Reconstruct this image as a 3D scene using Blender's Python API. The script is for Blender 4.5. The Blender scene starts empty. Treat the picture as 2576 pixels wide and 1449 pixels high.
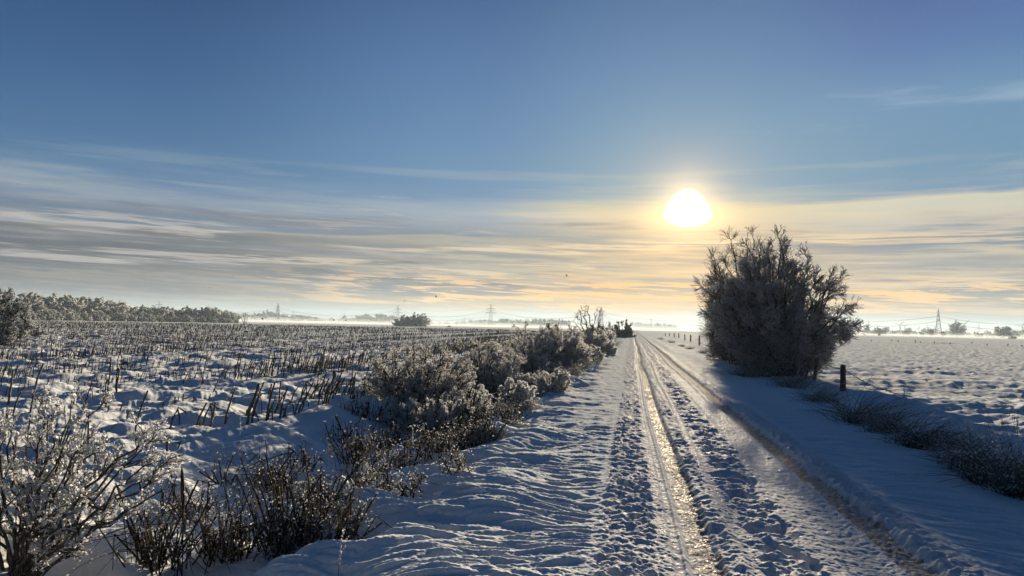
import bpy, math, random
import numpy as np
from mathutils import Matrix, Vector

R = math.radians
rng = np.random.default_rng(7)
random.seed(7)
scn = bpy.context.scene
col = scn.collection

# ------------------------------------------------------------------ camera
F_PIX = 1859.0
CAM_Z = 1.62
ROLL = 0.021
PITCH = math.atan(94.5 / F_PIX)
cam_rot = Matrix.Rotation(math.pi / 2 + PITCH, 3, 'X') @ Matrix.Rotation(ROLL, 3, 'Z')
camd = bpy.data.cameras.new('camera')
camd.sensor_width = 36.0
camd.lens = 36.0 * F_PIX / 2576.0
camd.clip_start = 0.05
camd.clip_end = 20000
cam = bpy.data.objects.new('camera', camd)
cam.matrix_world = Matrix.Translation((0, 0, CAM_Z)) @ cam_rot.to_4x4()
col.objects.link(cam)
scn.camera = cam
CR = np.array(cam_rot)


def view_dir(X, Y):
    d = CR @ np.array([X - 1288.0, 724.5 - Y, -F_PIX])
    return d / np.linalg.norm(d)


SUN = view_dir(1730, 530)
SUN_EL = math.asin(SUN[2])
SUN_AZ = math.atan2(SUN[0], SUN[1])
VP = view_dir(1590, 826)
PHI = math.atan2(VP[0], VP[1])
CP, SP = math.cos(PHI), math.sin(PHI)


def uv(x, y):
    return x * CP - y * SP, x * SP + y * CP


def xy(u, v):
    return u * CP + v * SP, -u * SP + v * CP


# ------------------------------------------------------------------ noise
def _hash(ix, iy, seed):
    h = (ix.astype(np.int64) * 374761393 + iy.astype(np.int64) * 668265263 + seed * 1442695041) & 0xFFFFFFFF
    h = ((h ^ (h >> 13)) * 1274126177) & 0xFFFFFFFF
    h = (h ^ (h >> 16)) & 0xFFFFFFFF
    return h.astype(np.float64) / 4294967295.0


def pn(x, y, seed=0):
    x0 = np.floor(x); y0 = np.floor(y)
    fx = x - x0; fy = y - y0
    sx = fx * fx * fx * (fx * (fx * 6 - 15) + 10)
    sy = fy * fy * fy * (fy * (fy * 6 - 15) + 10)

    def g(dx, dy):
        a = _hash(x0 + dx, y0 + dy, seed) * 2 * math.pi
        return np.cos(a) * (fx - dx) + np.sin(a) * (fy - dy)
    a = g(0, 0) * (1 - sx) + g(1, 0) * sx
    b = g(0, 1) * (1 - sx) + g(1, 1) * sx
    return (a * (1 - sy) + b * sy) * 1.5


def fbm(x, y, seed=0, o=3, gain=.5):
    s = 0; a = 1
    for i in range(o):
        s = s + a * pn(x, y, seed + i * 17)
        x = x * 2.03 + 11.3; y = y * 2.03 + 5.7; a *= gain
    return s


def ss(a, b, x):
    t = np.clip((x - a) / (b - a), 0, 1)
    return t * t * (3 - 2 * t)


def band(x, a, b, w):
    return ss(a - w, a + w, x) * (1 - ss(b - w, b + w, x))


def ridge(n):
    return 1 - np.abs(n) * 2


# ------------------------------------------------------------------ terrain height, metres
MOUND_PX = [(1190, 1165, .34, .30), (1395, 1000, .55, .26), (1300, 1075, .42, .22), (1240, 1120, .3, .16), (1450, 950, .8, .25), (1010, 1150, .4, .22), (900, 1185, .3, .2), (740, 1345, .24, .20), (820, 1330, .2, .14), (660, 1250, .3, .2),
            (560, 1385, .25, .16), (1030, 1225, .22, .14), (1110, 1075, .5, .25), (960, 1060, .5, .2), (870, 1320, .16, .14), (300, 1440, .25, .18), (1180, 1040, .4, .2), (430, 1270, .3, .15), (1240, 1165, .25, .12), (970, 1300, .18, .10)]
MOUNDS = []      # (u, v, radius, height) snow heaped over bent stems


def bank_edge(v):
    return -1.72 - 1.5 * ss(8, 45, v)


def rut_wander(v):
    return 0.05 * np.sin(v * .11 + 1) + .03 * np.sin(v * .31)


def height(u, v):
    u = np.asarray(u, float); v = np.asarray(v, float)
    far = 1 - ss(200, 420, np.hypot(u, v))
    z = np.zeros_like(u)
    e = bank_edge(v) + .75 * fbm(v * .42, u * .25, 3, 3)
    # ditch on the left, field beyond
    d = ss(-.1, 1.5 + .5 * pn(v * .3, u * 0, 4), e - u)
    up = ss(2.0, 4.3, e - u)
    z += (-0.55 * d + 0.38 * up) + .10 * fbm(u * .9, v * .7, 12, 3) * d + .05 * ridge(pn(u * .5, v * .8, 13)) * d
    # right verge and lower meadow
    z += -0.16 * ss(2.9, 4.6, u) - 0.2 * ss(5.2, 8, u)
    z += .05 * band(u, 4.2, 5.2, .5)
    # ripples blown across the left verge, crests across the road
    wl = ss(-.22, -.42, u) * (1 - ss(0, 1.6, e - u) * .75)
    vv = v + .35 * fbm(u * .7, v * .5, 9, 2) - .20 * (u + .8) ** 2 * .35
    n1 = pn(u * 1.15, vv * 4.2, 21)
    n2 = pn(u * 2.6 + 4, vv * 8.6, 22)
    amp = .024 + .030 * ss(-.6, -1.8, u)
    n3 = pn(u * 1.9 + .6 * n1, vv * 6.2, 26)
    n0 = pn(u * .62 + .3 * n1, vv * 1.55, 27)
    z += wl * .06 * ss(-.75, -1.6, u) * ridge(n0) * (.7 + .6 * pn(u * .3, v * .3, 28)) * (1 - .6 * ss(30, 60, v))
    z += wl * (-amp * ridge(n1) * (.6 + .6 * pn(u * .6, v * .4, 23)) - .017 * ridge(n2) + .012 * ridge(n3) + .09 * fbm(u * .55, vv * .9, 24, 2) * ss(-.5, -1.5, u))
    # big hollows at the edge of the bank
    z += -.16 * ss(.1, .5, fbm(u * .55 + 3, v * .42, 31, 2)) * band(u, -4.5, -1.5, .5) * far
    # churned snow of the road
    c1 = band(u, -.24, .2, .05); c2 = band(u, .58, .78, .04); c3 = band(u, .93, 1.34 + .05 * np.sin(v * .7), .07)
    c4 = band(u, 2.12, 2.42, .06)
    ch = fbm(u * 8, v * 6.5, 41, 3)
    z += (c1 * .046 + c2 * .042 + c4 * .026) * (ch + .5) * (.6 + .6 * pn(u, v * .6, 44))
    foot = ss(.05, .45, pn(u * 4.2, v * 3.2, 47) + .35 * pn(u * 9, v * 9, 48))
    z += c3 * (-.068 * foot + .024 * ch)
    z += band(u, -.3, 2.5, .1) * (.006 * fbm(u * 11, v * 9, 51, 2) + .012 * fbm(u * 1.5, v * .8, 52, 2))
    # wheel ruts
    w = rut_wander(v)
    z -= .045 * band(u - w, .33, .56, .03)
    z -= .018 * band(u - w, .23, .30, .015)
    z -= .05 * band(u - w * .6, 1.84, 2.08, .04)
    z -= .02 * band(u - w, 1.42, 1.72, .05)
    z += .016 * band(u - w * .6, 2.1, 2.24, .05) * (1 + ch)
    z += .018 * band(u + w, .8, .9, .03)
    # right verge ripples
    wr = band(u, 2.5, 5.4, .15)
    vr = v + .3 * fbm(u * .6, v * .45, 61, 2) + .28 * (u - 2.5)
    z += wr * (-.028 * ridge(pn(u * .8, vr * 3.3, 62)) - .014 * ridge(pn(u * 1.7, vr * 7, 63)) + .06 * fbm(u * .5, v * .35, 64, 2) * ss(2.7, 3.6, u))
    # right meadow, small tussocks under snow
    wm = ss(5.2, 7, u)
    z += wm * far * (.07 * ridge(pn(u * .55, v * 1.25, 71)) + .055 * ridge(pn(u * 1.2, v * 2.6, 72)) + .035 * pn(u * 2.6, v * 5, 73) + .16 * fbm(u * .12, v * .2, 74, 2) * (1 - ss(30, 60, v)))
    # stubble field: furrows along the rows and drifts across them
    wf = ss(-4.9, -6.2, u)
    near = 1 - ss(60, 140, np.hypot(u, v))
    z += wf * near * (.045 * np.cos((u + 6.2) * 2 * math.pi / .75) * (.6 + .7 * pn(u * .3, v * .3, 80))
               + .045 * ridge(pn(u * .26, v * .62 + .2 * u, 81)) * (.7 + .8 * pn(u * .2, v * .2, 84)) + .012 * ridge(pn(u * .7, v * 1.9 + .3 * u, 82)) + .09 * fbm(u * .16, v * .3, 83, 2))
    z += ss(-4.2, -5.4, u) * (1 - ss(-6.2, -8, u)) * .05 * ridge(pn(u * .6, v * .9, 85))
    z += wf * .25 * ss(60, 200, v) * far
    # a fine grain everywhere close by
    z += (.0045 * fbm(u * 26, v * 26, 91, 2)) * (1 - ss(10, 25, v)) * (1 - band(u, .33, .6, .03))
    for (mu, mv, mr, mh) in MOUNDS:
        q = (u - mu) ** 2 + (v - mv) ** 2
        z += mh * np.exp(-q / (mr * mr)) * (1 + .35 * pn(u * 4, v * 4, 97))
    return z


def H(x, y):
    u, v = uv(x, y)
    return float(height(np.array([u]), np.array([v]))[0])


for X_, Y_, r_, h_ in MOUND_PX:
    d_ = view_dir(X_, Y_)
    t_ = (-.45 - CAM_Z) / d_[2]
    MOUNDS.append((*uv(d_[0] * t_, d_[1] * t_), r_, h_))


def at(X, Y, dz=0.0):
    """Point of the ground that shows at this place of the photograph."""
    d = view_dir(X, Y)
    z = -.1
    for _ in range(12):
        t = (z - CAM_Z) / min(d[2], -1e-4)
        t = min(t, 5000)
        z = .5 * z + .5 * H(d[0] * t, d[1] * t)
    t = (z - CAM_Z) / d[2]
    x, y = d[0] * t, d[1] * t
    return np.array([x, y, H(x, y) + dz])


def far_at(X, dist):
    """Ground point in the compass direction of a place in the photograph, dist metres off."""
    d = view_dir(X, 826 + (X - 1590) * ROLL)
    k = dist / math.hypot(d[0], d[1])
    x, y = d[0] * k, d[1] * k
    return np.array([x, y, H(x, y)])


# ------------------------------------------------------------------ node helper
class N:
    """Small expression wrapper round shader sockets."""
    t = None

    def __init__(s, k): s.k = k

    @staticmethod
    def new(kind, **kw):
        n = N.t.nodes.new(kind)
        for a, b in kw.items(): setattr(n, a, b)
        return n

    @staticmethod
    def put(sock, v):
        if isinstance(v, N): N.t.links.new(v.k, sock)
        elif isinstance(v, bpy.types.NodeSocket): N.t.links.new(v, sock)
        elif isinstance(v, (tuple, list)) and len(sock.default_value) == 4 and len(v) == 3: sock.default_value = (*v, 1)
        else: sock.default_value = v

    @staticmethod
    def m(op, *a, clamp=False):
        n = N.new('ShaderNodeMath', operation=op, use_clamp=clamp)
        for i, v in enumerate(a): N.put(n.inputs[i], v)
        return N(n.outputs[0])

    @staticmethod
    def hsv(c, sat, val):
        n = N.new('ShaderNodeHueSaturation')
        n.inputs['Saturation'].default_value = sat; n.inputs['Value'].default_value = val
        N.put(n.inputs['Color'], c)
        return N(n.outputs[0])

    def __add__(s, o): return N.m('ADD', s, o)
    __radd__ = __add__
    def __mul__(s, o): return N.m('MULTIPLY', s, o)
    __rmul__ = __mul__
    def __sub__(s, o): return N.m('SUBTRACT', s, o)
    def __rsub__(s, o): return N.m('SUBTRACT', o, s)
    def __truediv__(s, o): return N.m('DIVIDE', s, o)

    def ss(s, a, b):
        n = N.new('ShaderNodeMapRange', interpolation_type='SMOOTHSTEP')
        N.put(n.inputs[0], s); n.inputs[1].default_value = a; n.inputs[2].default_value = b
        return N(n.outputs[0])


def nmix(f, a, b, mode='MIX'):
    n = N.new('ShaderNodeMix', data_type='RGBA', blend_type=mode)
    N.put(n.inputs[0], f); N.put(n.inputs[6], a); N.put(n.inputs[7], b)
    return N(n.outputs[2])


def nnoise(vec, scale, detail=4, rough=.5, dist=0.0):
    n = N.new('ShaderNodeTexNoise')
    if vec is not None: N.put(n.inputs['Vector'], vec)
    n.inputs['Scale'].default_value = scale; n.inputs['Detail'].default_value = detail
    n.inputs['Roughness'].default_value = rough; n.inputs['Distortion'].default_value = dist
    return N(n.outputs[0])


def nvec(x, y, z=0.0):
    n = N.new('ShaderNodeCombineXYZ')
    for i, v in enumerate((x, y, z)): N.put(n.inputs[i], v)
    return N(n.outputs[0])


def nramp(f, stops):
    n = N.new('ShaderNodeValToRGB')
    N.put(n.inputs[0], f)
    el = n.color_ramp.elements
    while len(el) < len(stops): el.new(.5)
    for e, (p, c) in zip(el, stops):
        e.position = p; e.color = (*c, 1)
    return N(n.outputs[0])


def srgb(r, g, b):
    def f(c):
        c /= 255.0
        return c / 12.92 if c <= .04045 else ((c + .055) / 1.055) ** 2.4
    return (f(r), f(g), f(b))


# ------------------------------------------------------------------ world: sky, streaks of cloud, veiled sun
def build_world():
    w = bpy.data.worlds.new('World')
    scn.world = w
    w.use_nodes = True
    N.t = w.node_tree
    N.t.nodes.clear()
    tc = N.new('ShaderNodeTexCoord')
    sep = N.new('ShaderNodeSeparateXYZ')
    N.t.links.new(tc.outputs['Generated'], sep.inputs[0])
    dx, dy, dz = (N(sep.outputs[i]) for i in range(3))
    el = N.m('ARCSINE', dz) * (180 / math.pi)
    az = N.m('ARCTAN2', dx, dy) * (180 / math.pi)
    tilt = el + az * .0
    dot = dx * SUN[0] + dy * SUN[1] + dz * SUN[2]
    ang = N.m('ARCCOSINE', N.m('MINIMUM', dot, .999999)) * (180 / math.pi)

    sky = N.new('ShaderNodeTexSky', sky_type='NISHITA', sun_disc=False)
    sky.sun_elevation = SUN_EL; sky.sun_rotation = SUN_AZ
    sky.air_density = 1.0; sky.dust_density = .6; sky.ozone_density = 2.0
    nish = nmix(1.0, N(sky.outputs[0]), (.075, .075, .075), 'MULTIPLY')

    # long flat streaks: noise stretched along the horizon bends the layers
    warp = nnoise(nvec(az * .045, el * .16, 1.0), 1.0, 3, .5) - .5
    wa = az + warp * 8
    we = el + az * .012
    s1 = nnoise(nvec(wa * .032, we * .42, 3.3), 1.0, 5, .55)
    s2 = nnoise(nvec(wa * .075 + 8, we * 1.25, 1.0), 1.0, 5, .52)
    s3 = nnoise(nvec(wa * .22 + 3, we * 4.6, 5.0), 1.0, 5, .62)
    low_ = 1 - el.ss(9, 16)
    e2 = el + warp * 3.0 * low_ + (s1 - .5) * 5.5 * low_ * el.ss(0, 4) + (s2 - .5) * 4.6 * low_ * el.ss(0, 3) + (s3 - .5) * .7 * low_ * el.ss(0, 2) + .85 * el.ss(1.5, 4)
    t = N.m('MULTIPLY', N.m('MAXIMUM', e2, 0), 1 / 30)

    def layer(st):
        return nramp(t, [(p / 30, srgb(*c_)) for p, c_ in st])
    rl = layer([(0, (150, 160, 162)), (1.2, (136, 142, 147)), (2.4, (114, 121, 131)), (3.3, (140, 140, 138)), (4.3, (92, 101, 115)), (5.4, (98, 106, 119)), (6.4, (128, 131, 133)), (7.0, (172, 176, 170)), (7.35, (124, 147, 165)),
                (8.2, (112, 136, 160)), (9.0, (132, 149, 166)), (10.5, (92, 124, 162)), (13, (72, 109, 156)), (18, (52, 90, 142)), (25, (34, 68, 118)), (30, (24, 52, 100))])
    rc = layer([(0, (150, 175, 180)), (1, (150, 163, 166)), (1.9, (196, 182, 152)), (2.3, (232, 198, 148)), (2.8, (166, 160, 148)), (3.4, (98, 108, 124)), (4.2, (110, 118, 130)), (4.8, (200, 196, 172)), (5.4, (140, 152, 160)), (6.2, (170, 172, 160)),
                (7, (186, 187, 172)), (7.5, (124, 150, 170)), (8.6, (150, 165, 177)), (9.8, (136, 157, 177)), (11.2, (106, 138, 175)), (14, (94, 130, 176)), (20, (80, 114, 166)), (25, (62, 95, 148)), (30, (44, 74, 126))])
    rs = layer([(0, (168, 184, 186)), (1, (138, 158, 170)), (1.6, (196, 170, 134)), (2.5, (240, 192, 122)), (3.2, (176, 162, 136)), (3.9, (142, 142, 138)), (4.7, (226, 200, 148)), (5.5, (160, 158, 142)), (6.4, (232, 206, 154)), (7.1, (140, 150, 154)),
                (7.8, (204, 194, 162)), (9.4, (216, 202, 164)), (10.6, (160, 172, 174)), (12.2, (118, 150, 178)), (16, (104, 142, 180)), (20, (92, 128, 174)), (25, (76, 109, 158)), (30, (58, 88, 138))])
    rr = layer([(0, (186, 200, 196)), (.8, (138, 160, 170)), (1.3, (150, 163, 168)), (1.8, (238, 208, 160)), (2.2, (146, 152, 156)), (3.2, (142, 142, 144)), (4.0, (206, 195, 170)), (4.6, (150, 156, 158)), (5.5, (186, 184, 168)), (6.0, (210, 201, 174)),
                (6.6, (130, 154, 168)), (7.3, (122, 148, 168)), (7.9, (196, 196, 182)), (9.3, (208, 202, 180)), (10.3, (112, 144, 174)), (13, (104, 139, 176)), (17, (106, 139, 180)), (20, (86, 116, 172)), (25, (70, 90, 152)), (30, (50, 68, 126))])
    c = nmix(az.ss(-27, -4), rl, rc)
    c = nmix(az.ss(-4, 11), c, rs)
    c = nmix(az.ss(16, 29), c, rr)
    c = nmix(.05, c, nish)
    c = N.hsv(c, 1.03, 1.0)
    dark = el.ss(.8, 2.2) * (1 - el.ss(6.8, 8.6)) * (1 - az.ss(-4, 14) * .45) * .52
    c = nmix(dark, c, nmix(.5, c, (.0, .0, .0)))
    # high thin wisp at the right
    wisp = nnoise(nvec(az * .06 + 40, el * .5 + az * .02, 2), 1.0, 4, .6).ss(.50, .72) * az.ss(12, 24) * (1 - el.ss(16.5, 18.5)) * el.ss(13.0, 15) * .40
    c = nmix(wisp, c, srgb(176, 190, 212))
    # grey-blue bellies and pale tops inside the deck
    deck = (1 - el.ss(7, 10)) * el.ss(1.0, 2.5)
    c = nmix((s2 * .5 + s1 * .5).ss(.49, .60) * deck * .8, c, nmix((ang * (1 / 40)), srgb(150, 146, 140), srgb(92, 104, 122)))
    c = nmix((s3 * .4 + s2 * .6).ss(.50, .64) * (1 - el.ss(8, 11)) * .5, c, nmix((ang * (1 / 30)), srgb(255, 224, 160), srgb(178, 182, 178)))
    v1 = nnoise(nvec(wa * .045 + 60, we * .75 - az * .01, 17), 1.0, 6, .55, .15)
    c = nmix(v1.ss(.50, .66) * el.ss(7.2, 8.4) * (1 - el.ss(9.5, 13.5)) * .36, c, nmix((ang * (1 / 35)), srgb(244, 224, 184), srgb(160, 172, 182)))
    v2 = nnoise(nvec(wa * .05 + 90, we * 1.1, 23), 1.0, 6, .6, .2)
    c = nmix(v2.ss(.53, .60) * (1 - v2.ss(.60, .66)) * el.ss(2.2, 3.4) * (1 - el.ss(6.5, 8)) * .75, c, nmix((ang * (1 / 38)), srgb(255, 226, 164), srgb(188, 188, 180)))
    v3 = nnoise(nvec(wa * .04 + 30, we * .9, 41), 1.0, 5, .55, .1)
    c = nmix(v3.ss(.52, .62) * el.ss(1.8, 3.0) * (1 - el.ss(5.5, 7.5)) * .6, c, nmix((ang * (1 / 38)), srgb(150, 146, 140), srgb(92, 102, 118)))
    c = nmix(el.ss(7, 12), nmix(1.0, c, (1.02, .965, 1.0), 'MULTIPLY'), nmix(1.0, c, (.93, 1.03, .97), 'MULTIPLY'))
    a01 = N.m('MULTIPLY', ang, 1 / 60)
    # the rest of the dome, behind and overhead, is deep winter blue
    c = nmix(el.ss(24, 50), c, srgb(*ZEN))
    c = nmix(ang.ss(42, 95), c, nmix(el.ss(0, 25), srgb(*BACK), srgb(*ZEN)))

    g1 = N.m('EXPONENT', ang * ang * -1 / 18.0)
    g2 = N.m('EXPONENT', ang * -1 / 7.0)
    # bright torn fringes low down, orange
    f1 = nnoise(nvec(wa * .17, (el + az * .04) * 3.0, 12), 1.0, 8, .66, .35)
    lo = el.ss(1.0, 1.7) * N.m('SUBTRACT', 1.0, el.ss(3.0, 4.6))
    fr = f1.ss(.485, .57) * lo * (az.ss(-22, -8) * (1 - az.ss(26, 60)) * .85 + .15)
    orange = nramp(a01, [(0, srgb(255, 204, 118)), (.15, srgb(255, 192, 108)), (.35, srgb(242, 202, 148)), (1, srgb(180, 172, 160))])
    c = nmix(fr, c, orange)
    # glow
    glow = nmix(1.0, nmix(1.0, srgb(255, 205, 130), nvec(g1, g1, g1), 'MULTIPLY'), (.26, .20, .10), 'MULTIPLY')
    glow2 = nmix(1.0, srgb(255, 214, 165), nvec(g2 * .13, g2 * .12, g2 * .10), 'MULTIPLY')
    c = nmix(1.0, c, glow, 'ADD')
    c = nmix(1.0, c, glow2, 'ADD')
    # the sun's burnt-out face: rounded above, flattened below by the cloud edge
    ax = (az - math.degrees(SUN_AZ)) * math.cos(SUN_EL)
    ey = el - math.degrees(SUN_EL) + ax * ROLL
    egg = N.m('SQRT', ax * ax * .95 * (1 + ey.ss(-.6, 1.6) * .9) + ey * ey * 1.25 * (1 + (ey * -1).ss(.2, 1.3) * .6))
    core = N.m('SUBTRACT', 1.0, egg.ss(.8, 2.0))
    halo = N.m('EXPONENT', egg * egg * -1 / 6.5)
    c = nmix(1.0, c, nmix(1.0, (1.0, .70, .26), nvec(halo * .75, halo * .75, halo * .75), 'MULTIPLY'), 'ADD')
    c = nmix(1.0, c, nmix(1.0, (1.0, .96, .85), nvec(core * 3, core * 3, core * 3), 'MULTIPLY'), 'ADD')
    # below the horizon
    c = nmix((el * -1).ss(.3, 4), c, srgb(90, 100, 120))
    bg = N.new('ShaderNodeBackground')
    N.put(bg.inputs[0], c)
    bg.inputs[1].default_value = WORLD_K
    out = N.new('ShaderNodeOutputWorld')
    N.t.links.new(bg.outputs[0], out.inputs[0])
    w.cycles.sampling_method = 'MANUAL'
    w.cycles.sample_map_resolution = 512


WORLD_K = 0.46
ZEN = (14, 49, 86)
BACK = (50, 80, 106)
build_world()

sl = bpy.data.lights.new('sun', 'SUN')
sl.energy = 5.0; sl.angle = R(.6); sl.color = (1.0, .84, .60)
so = bpy.data.objects.new('sun', sl)
so.rotation_euler = Vector(SUN).to_track_quat('Z', 'Y').to_euler()
col.objects.link(so)
scn.view_settings.view_transform = 'Standard'
scn.view_settings.look = 'None'
scn.view_settings.exposure = 1.12
scn.view_settings.gamma = 1.0
scn.cycles.use_denoising = True
scn.cycles.max_bounces = 6
scn.cycles.diffuse_bounces = 2
scn.cycles.glossy_bounces = 2
scn.cycles.transmission_bounces = 3
scn.cycles.transparent_max_bounces = 6
scn.cycles.volume_bounces = 0


# ------------------------------------------------------------------ materials
def material(name):
    m = bpy.data.materials.new(name)
    m.use_nodes = True
    N.t = m.node_tree
    N.t.nodes.clear()
    return m


def surface_out(shader):
    o = N.new('ShaderNodeOutputMaterial')
    N.t.links.new(shader, o.inputs[0])


def pos():
    return N(N.new('ShaderNodeNewGeometry').outputs['Position'])


def objpos():
    return N(N.new('ShaderNodeTexCoord').outputs['Object'])


def bump(h, strength, dist, normal=None):
    b = N.new('ShaderNodeBump')
    b.inputs['Strength'].default_value = strength; b.inputs['Distance'].default_value = dist
    N.put(b.inputs['Height'], h)
    if normal is not None: N.put(b.inputs['Normal'], normal)
    return N(b.outputs[0])


def snow_mat(name, a=(.83, .85, .85), b=(.77, .80, .80), rough=.8, dirt=0.0, fine=1.0, big=0.0, sparkle=True, spec=.0, gloss=0.0):
    m = material(name)
    P = N.new('ShaderNodeBsdfPrincipled')
    p = pos()
    mp = N.new('ShaderNodeMapping', vector_type='POINT')
    N.put(mp.inputs[0], p)
    mp.inputs['Rotation'].default_value = (0, 0, PHI)
    q = N(mp.outputs[0])
    c = nmix(nnoise(q, 3.0, 4, .6), a, b)
    if dirt:
        c = nmix(nnoise(q, 7, 5, .65).ss(.5, .75) * dirt, c, (.36, .31, .24))
    N.put(P.inputs['Base Color'], c)
    P.inputs['Roughness'].default_value = rough
    P.inputs['Specular IOR Level'].default_value = spec
    n = bump(nnoise(q, 110, 3, .7), .25 * fine, .004)
    n = bump(nnoise(q, 26, 3, .6), .35 * fine, .012, n)
    if big:
        mq = N.new('ShaderNodeMapping'); N.put(mq.inputs[0], q); mq.inputs['Scale'].default_value = (.6, 2.2, 1)
        n = bump(nnoise(N(mq.outputs[0]), 1.1, 4, .6), .9, big, n)
    N.put(P.inputs['Normal'], n)
    if sparkle:
        vo = N.new('ShaderNodeTexVoronoi'); N.put(vo.inputs['Vector'], q); vo.inputs['Scale'].default_value = 90
        g = N(vo.outputs['Color'])
        sp = N.new('ShaderNodeSeparateColor'); N.put(sp.inputs[0], g)
        r_ = N(sp.outputs[0])
        G = N.new('ShaderNodeBsdfGlossy'); G.inputs['Roughness'].default_value = .42; N.put(G.inputs['Normal'], n)
        x = N.new('ShaderNodeMixShader')
        N.put(x.inputs[0], r_.ss(.92, .98) * .035 + gloss)
        N.t.links.new(P.outputs[0], x.inputs[1]); N.t.links.new(G.outputs[0], x.inputs[2])
        surface_out(x.outputs[0])
    else:
        surface_out(P.outputs[0])
    return m


M = {}
M['verge'] = snow_mat('verge_snow')
M['field'] = snow_mat('field_snow', big=.03)
M['meadow'] = snow_mat('meadow_snow', big=.06)
M['road'] = snow_mat('packed_road_snow', a=(.74, .75, .77), b=(.62, .62, .63), rough=.62, dirt=.3, fine=1.3, spec=.0, gloss=.003)
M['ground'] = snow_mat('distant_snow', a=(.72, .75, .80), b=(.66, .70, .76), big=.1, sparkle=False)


def rut_mat(name, lo, hi, rough, weak, strong, share, tilt, scale):
    """Dirty packed ice: dull body, with scattered facets that catch the sun."""
    m = material(name)
    q = pos()
    f = nnoise(q, 9, 5, .7)
    g = nnoise(q, 24, 4, .7).ss(.46, .58)
    c = nmix(f.ss(.35, .65), lo, hi)
    c = nmix(g * .8, c, (.60, .60, .60))
    n = bump(nnoise(q, 14, 3, .6), .5, .02)
    n = bump(nnoise(q, 60, 3, .6), .6, .008, n)
    D = N.new('ShaderNodeBsdfDiffuse'); N.put(D.inputs[0], c); N.put(D.inputs['Normal'], n)
    vo = N.new('ShaderNodeTexVoronoi'); N.put(vo.inputs['Vector'], q); vo.inputs['Scale'].default_value = scale
    s1 = N.new('ShaderNodeVectorMath', operation='SUBTRACT'); N.put(s1.inputs[0], N(vo.outputs['Color'])); s1.inputs[1].default_value = (.5, .5, .5)
    s2 = N.new('ShaderNodeVectorMath', operation='SCALE'); N.put(s2.inputs[0], N(s1.outputs[0])); s2.inputs['Scale'].default_value = tilt
    s3 = N.new('ShaderNodeVectorMath', operation='ADD'); N.put(s3.inputs[0], N(s2.outputs[0])); N.put(s3.inputs[1], n)
    s4 = N.new('ShaderNodeVectorMath', operation='NORMALIZE'); N.put(s4.inputs[0], N(s3.outputs[0]))
    G = N.new('ShaderNodeBsdfGlossy'); G.inputs['Roughness'].default_value = rough; N.put(G.inputs['Normal'], N(s4.outputs[0]))
    G.inputs['Color'].default_value = (1, .96, .90, 1)
    sp = N.new('ShaderNodeSeparateColor'); N.put(sp.inputs[0], N(vo.outputs['Color']))
    patch = nnoise(q, 3.5, 3, .6).ss(.40, .60)
    fac = N(sp.outputs[0]).ss(1 - share, 1 - share + .05) * strong * (patch * .8 + .2) * (1 - g * .7) + weak
    x = N.new('ShaderNodeMixShader'); N.put(x.inputs[0], fac)
    N.t.links.new(D.outputs[0], x.inputs[1]); N.t.links.new(G.outputs[0], x.inputs[2])
    surface_out(x.outputs[0])
    return m


M['ice'] = rut_mat('rut_ice', (.12, .115, .11), (.42, .41, .40), .28, .0030, .017, .30, .5, 62)
M['slush'] = rut_mat('rut_slush', (.26, .20, .14), (.46, .42, .38), .40, .0030, .004, .2, .3, 70)


def solid(name, a, b, scale=8, rough=.8, transl=0.0, tcol=None, coords=objpos):
    m = material(name)
    q = coords()
    c = nmix(nnoise(q, scale, 4, .6).ss(.35, .65), a, b)
    if transl:
        d = N.new('ShaderNodeBsdfDiffuse'); N.put(d.inputs[0], c)
        t = N.new('ShaderNodeBsdfTranslucent'); N.put(t.inputs[0], tcol or c)
        x = N.new('ShaderNodeMixShader'); x.inputs[0].default_value = transl
        N.t.links.new(d.outputs[0], x.inputs[1]); N.t.links.new(t.outputs[0], x.inputs[2])
        surface_out(x.outputs[0])
    else:
        P = N.new('ShaderNodeBsdfPrincipled')
        N.put(P.inputs['Base Color'], c); P.inputs['Roughness'].default_value = rough
        N.put(P.inputs['Normal'], bump(nnoise(q, scale * 6, 3, .6), .5, .004))
        surface_out(P.outputs[0])
    return m


M['bark'] = solid('dark_bark', (.030, .024, .020), (.075, .062, .052), 20)
M['twig'] = solid('frosted_twig', (.20, .20, .22), (.58, .60, .66), 3, transl=.4)
M['twig_dark'] = solid('bare_twig', (.045, .042, .040), (.15, .15, .155), 3)
M['frost'] = solid('hoar_frost', (.66, .68, .71), (.88, .88, .88), 14, transl=.5)
M['frost_warm'] = solid('cream_hoar_frost', (.56, .56, .56), (.86, .86, .86), 5, transl=.45)
M['frost_grey'] = solid('thin_grey_frost', (.30, .32, .35), (.60, .62, .67), 2, transl=.35)
M['reed'] = solid('dead_reed', (.030, .025, .021), (.085, .072, .057), 12, transl=.08)
M['reed_pale'] = solid('pale_reed_leaf', (.055, .048, .040), (.18, .16, .135), 12, transl=.15)
M['corn'] = solid('corn_stalk', (.020, .017, .014), (.085, .066, .046), 9)
M['grass'] = solid('frosted_grass', (.10, .10, .065), (.40, .41, .40), 6, transl=.25)
M['grass_dark'] = solid('dark_dead_grass', (.030, .026, .020), (.13, .12, .10), 6)
M['post'] = solid('weathered_post', (.045, .035, .028), (.11, .09, .075), 12)
M['steel'] = solid('galvanised_steel', (.10, .115, .13), (.16, .175, .19), 1, .6)
M['wire'] = solid('conductor', (.10, .11, .12), (.14, .15, .16), 1, .6)
M['white'] = solid('turbine_backlit_grey', (.10, .12, .14), (.14, .16, .18), .1, .6)  # turbine white darkened to grey: the shade of their backlit side put into the colour
M['far_frost'] = solid('far_tree_frost', (.34, .35, .35), (.62, .62, .61), .25, transl=.45)
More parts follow.
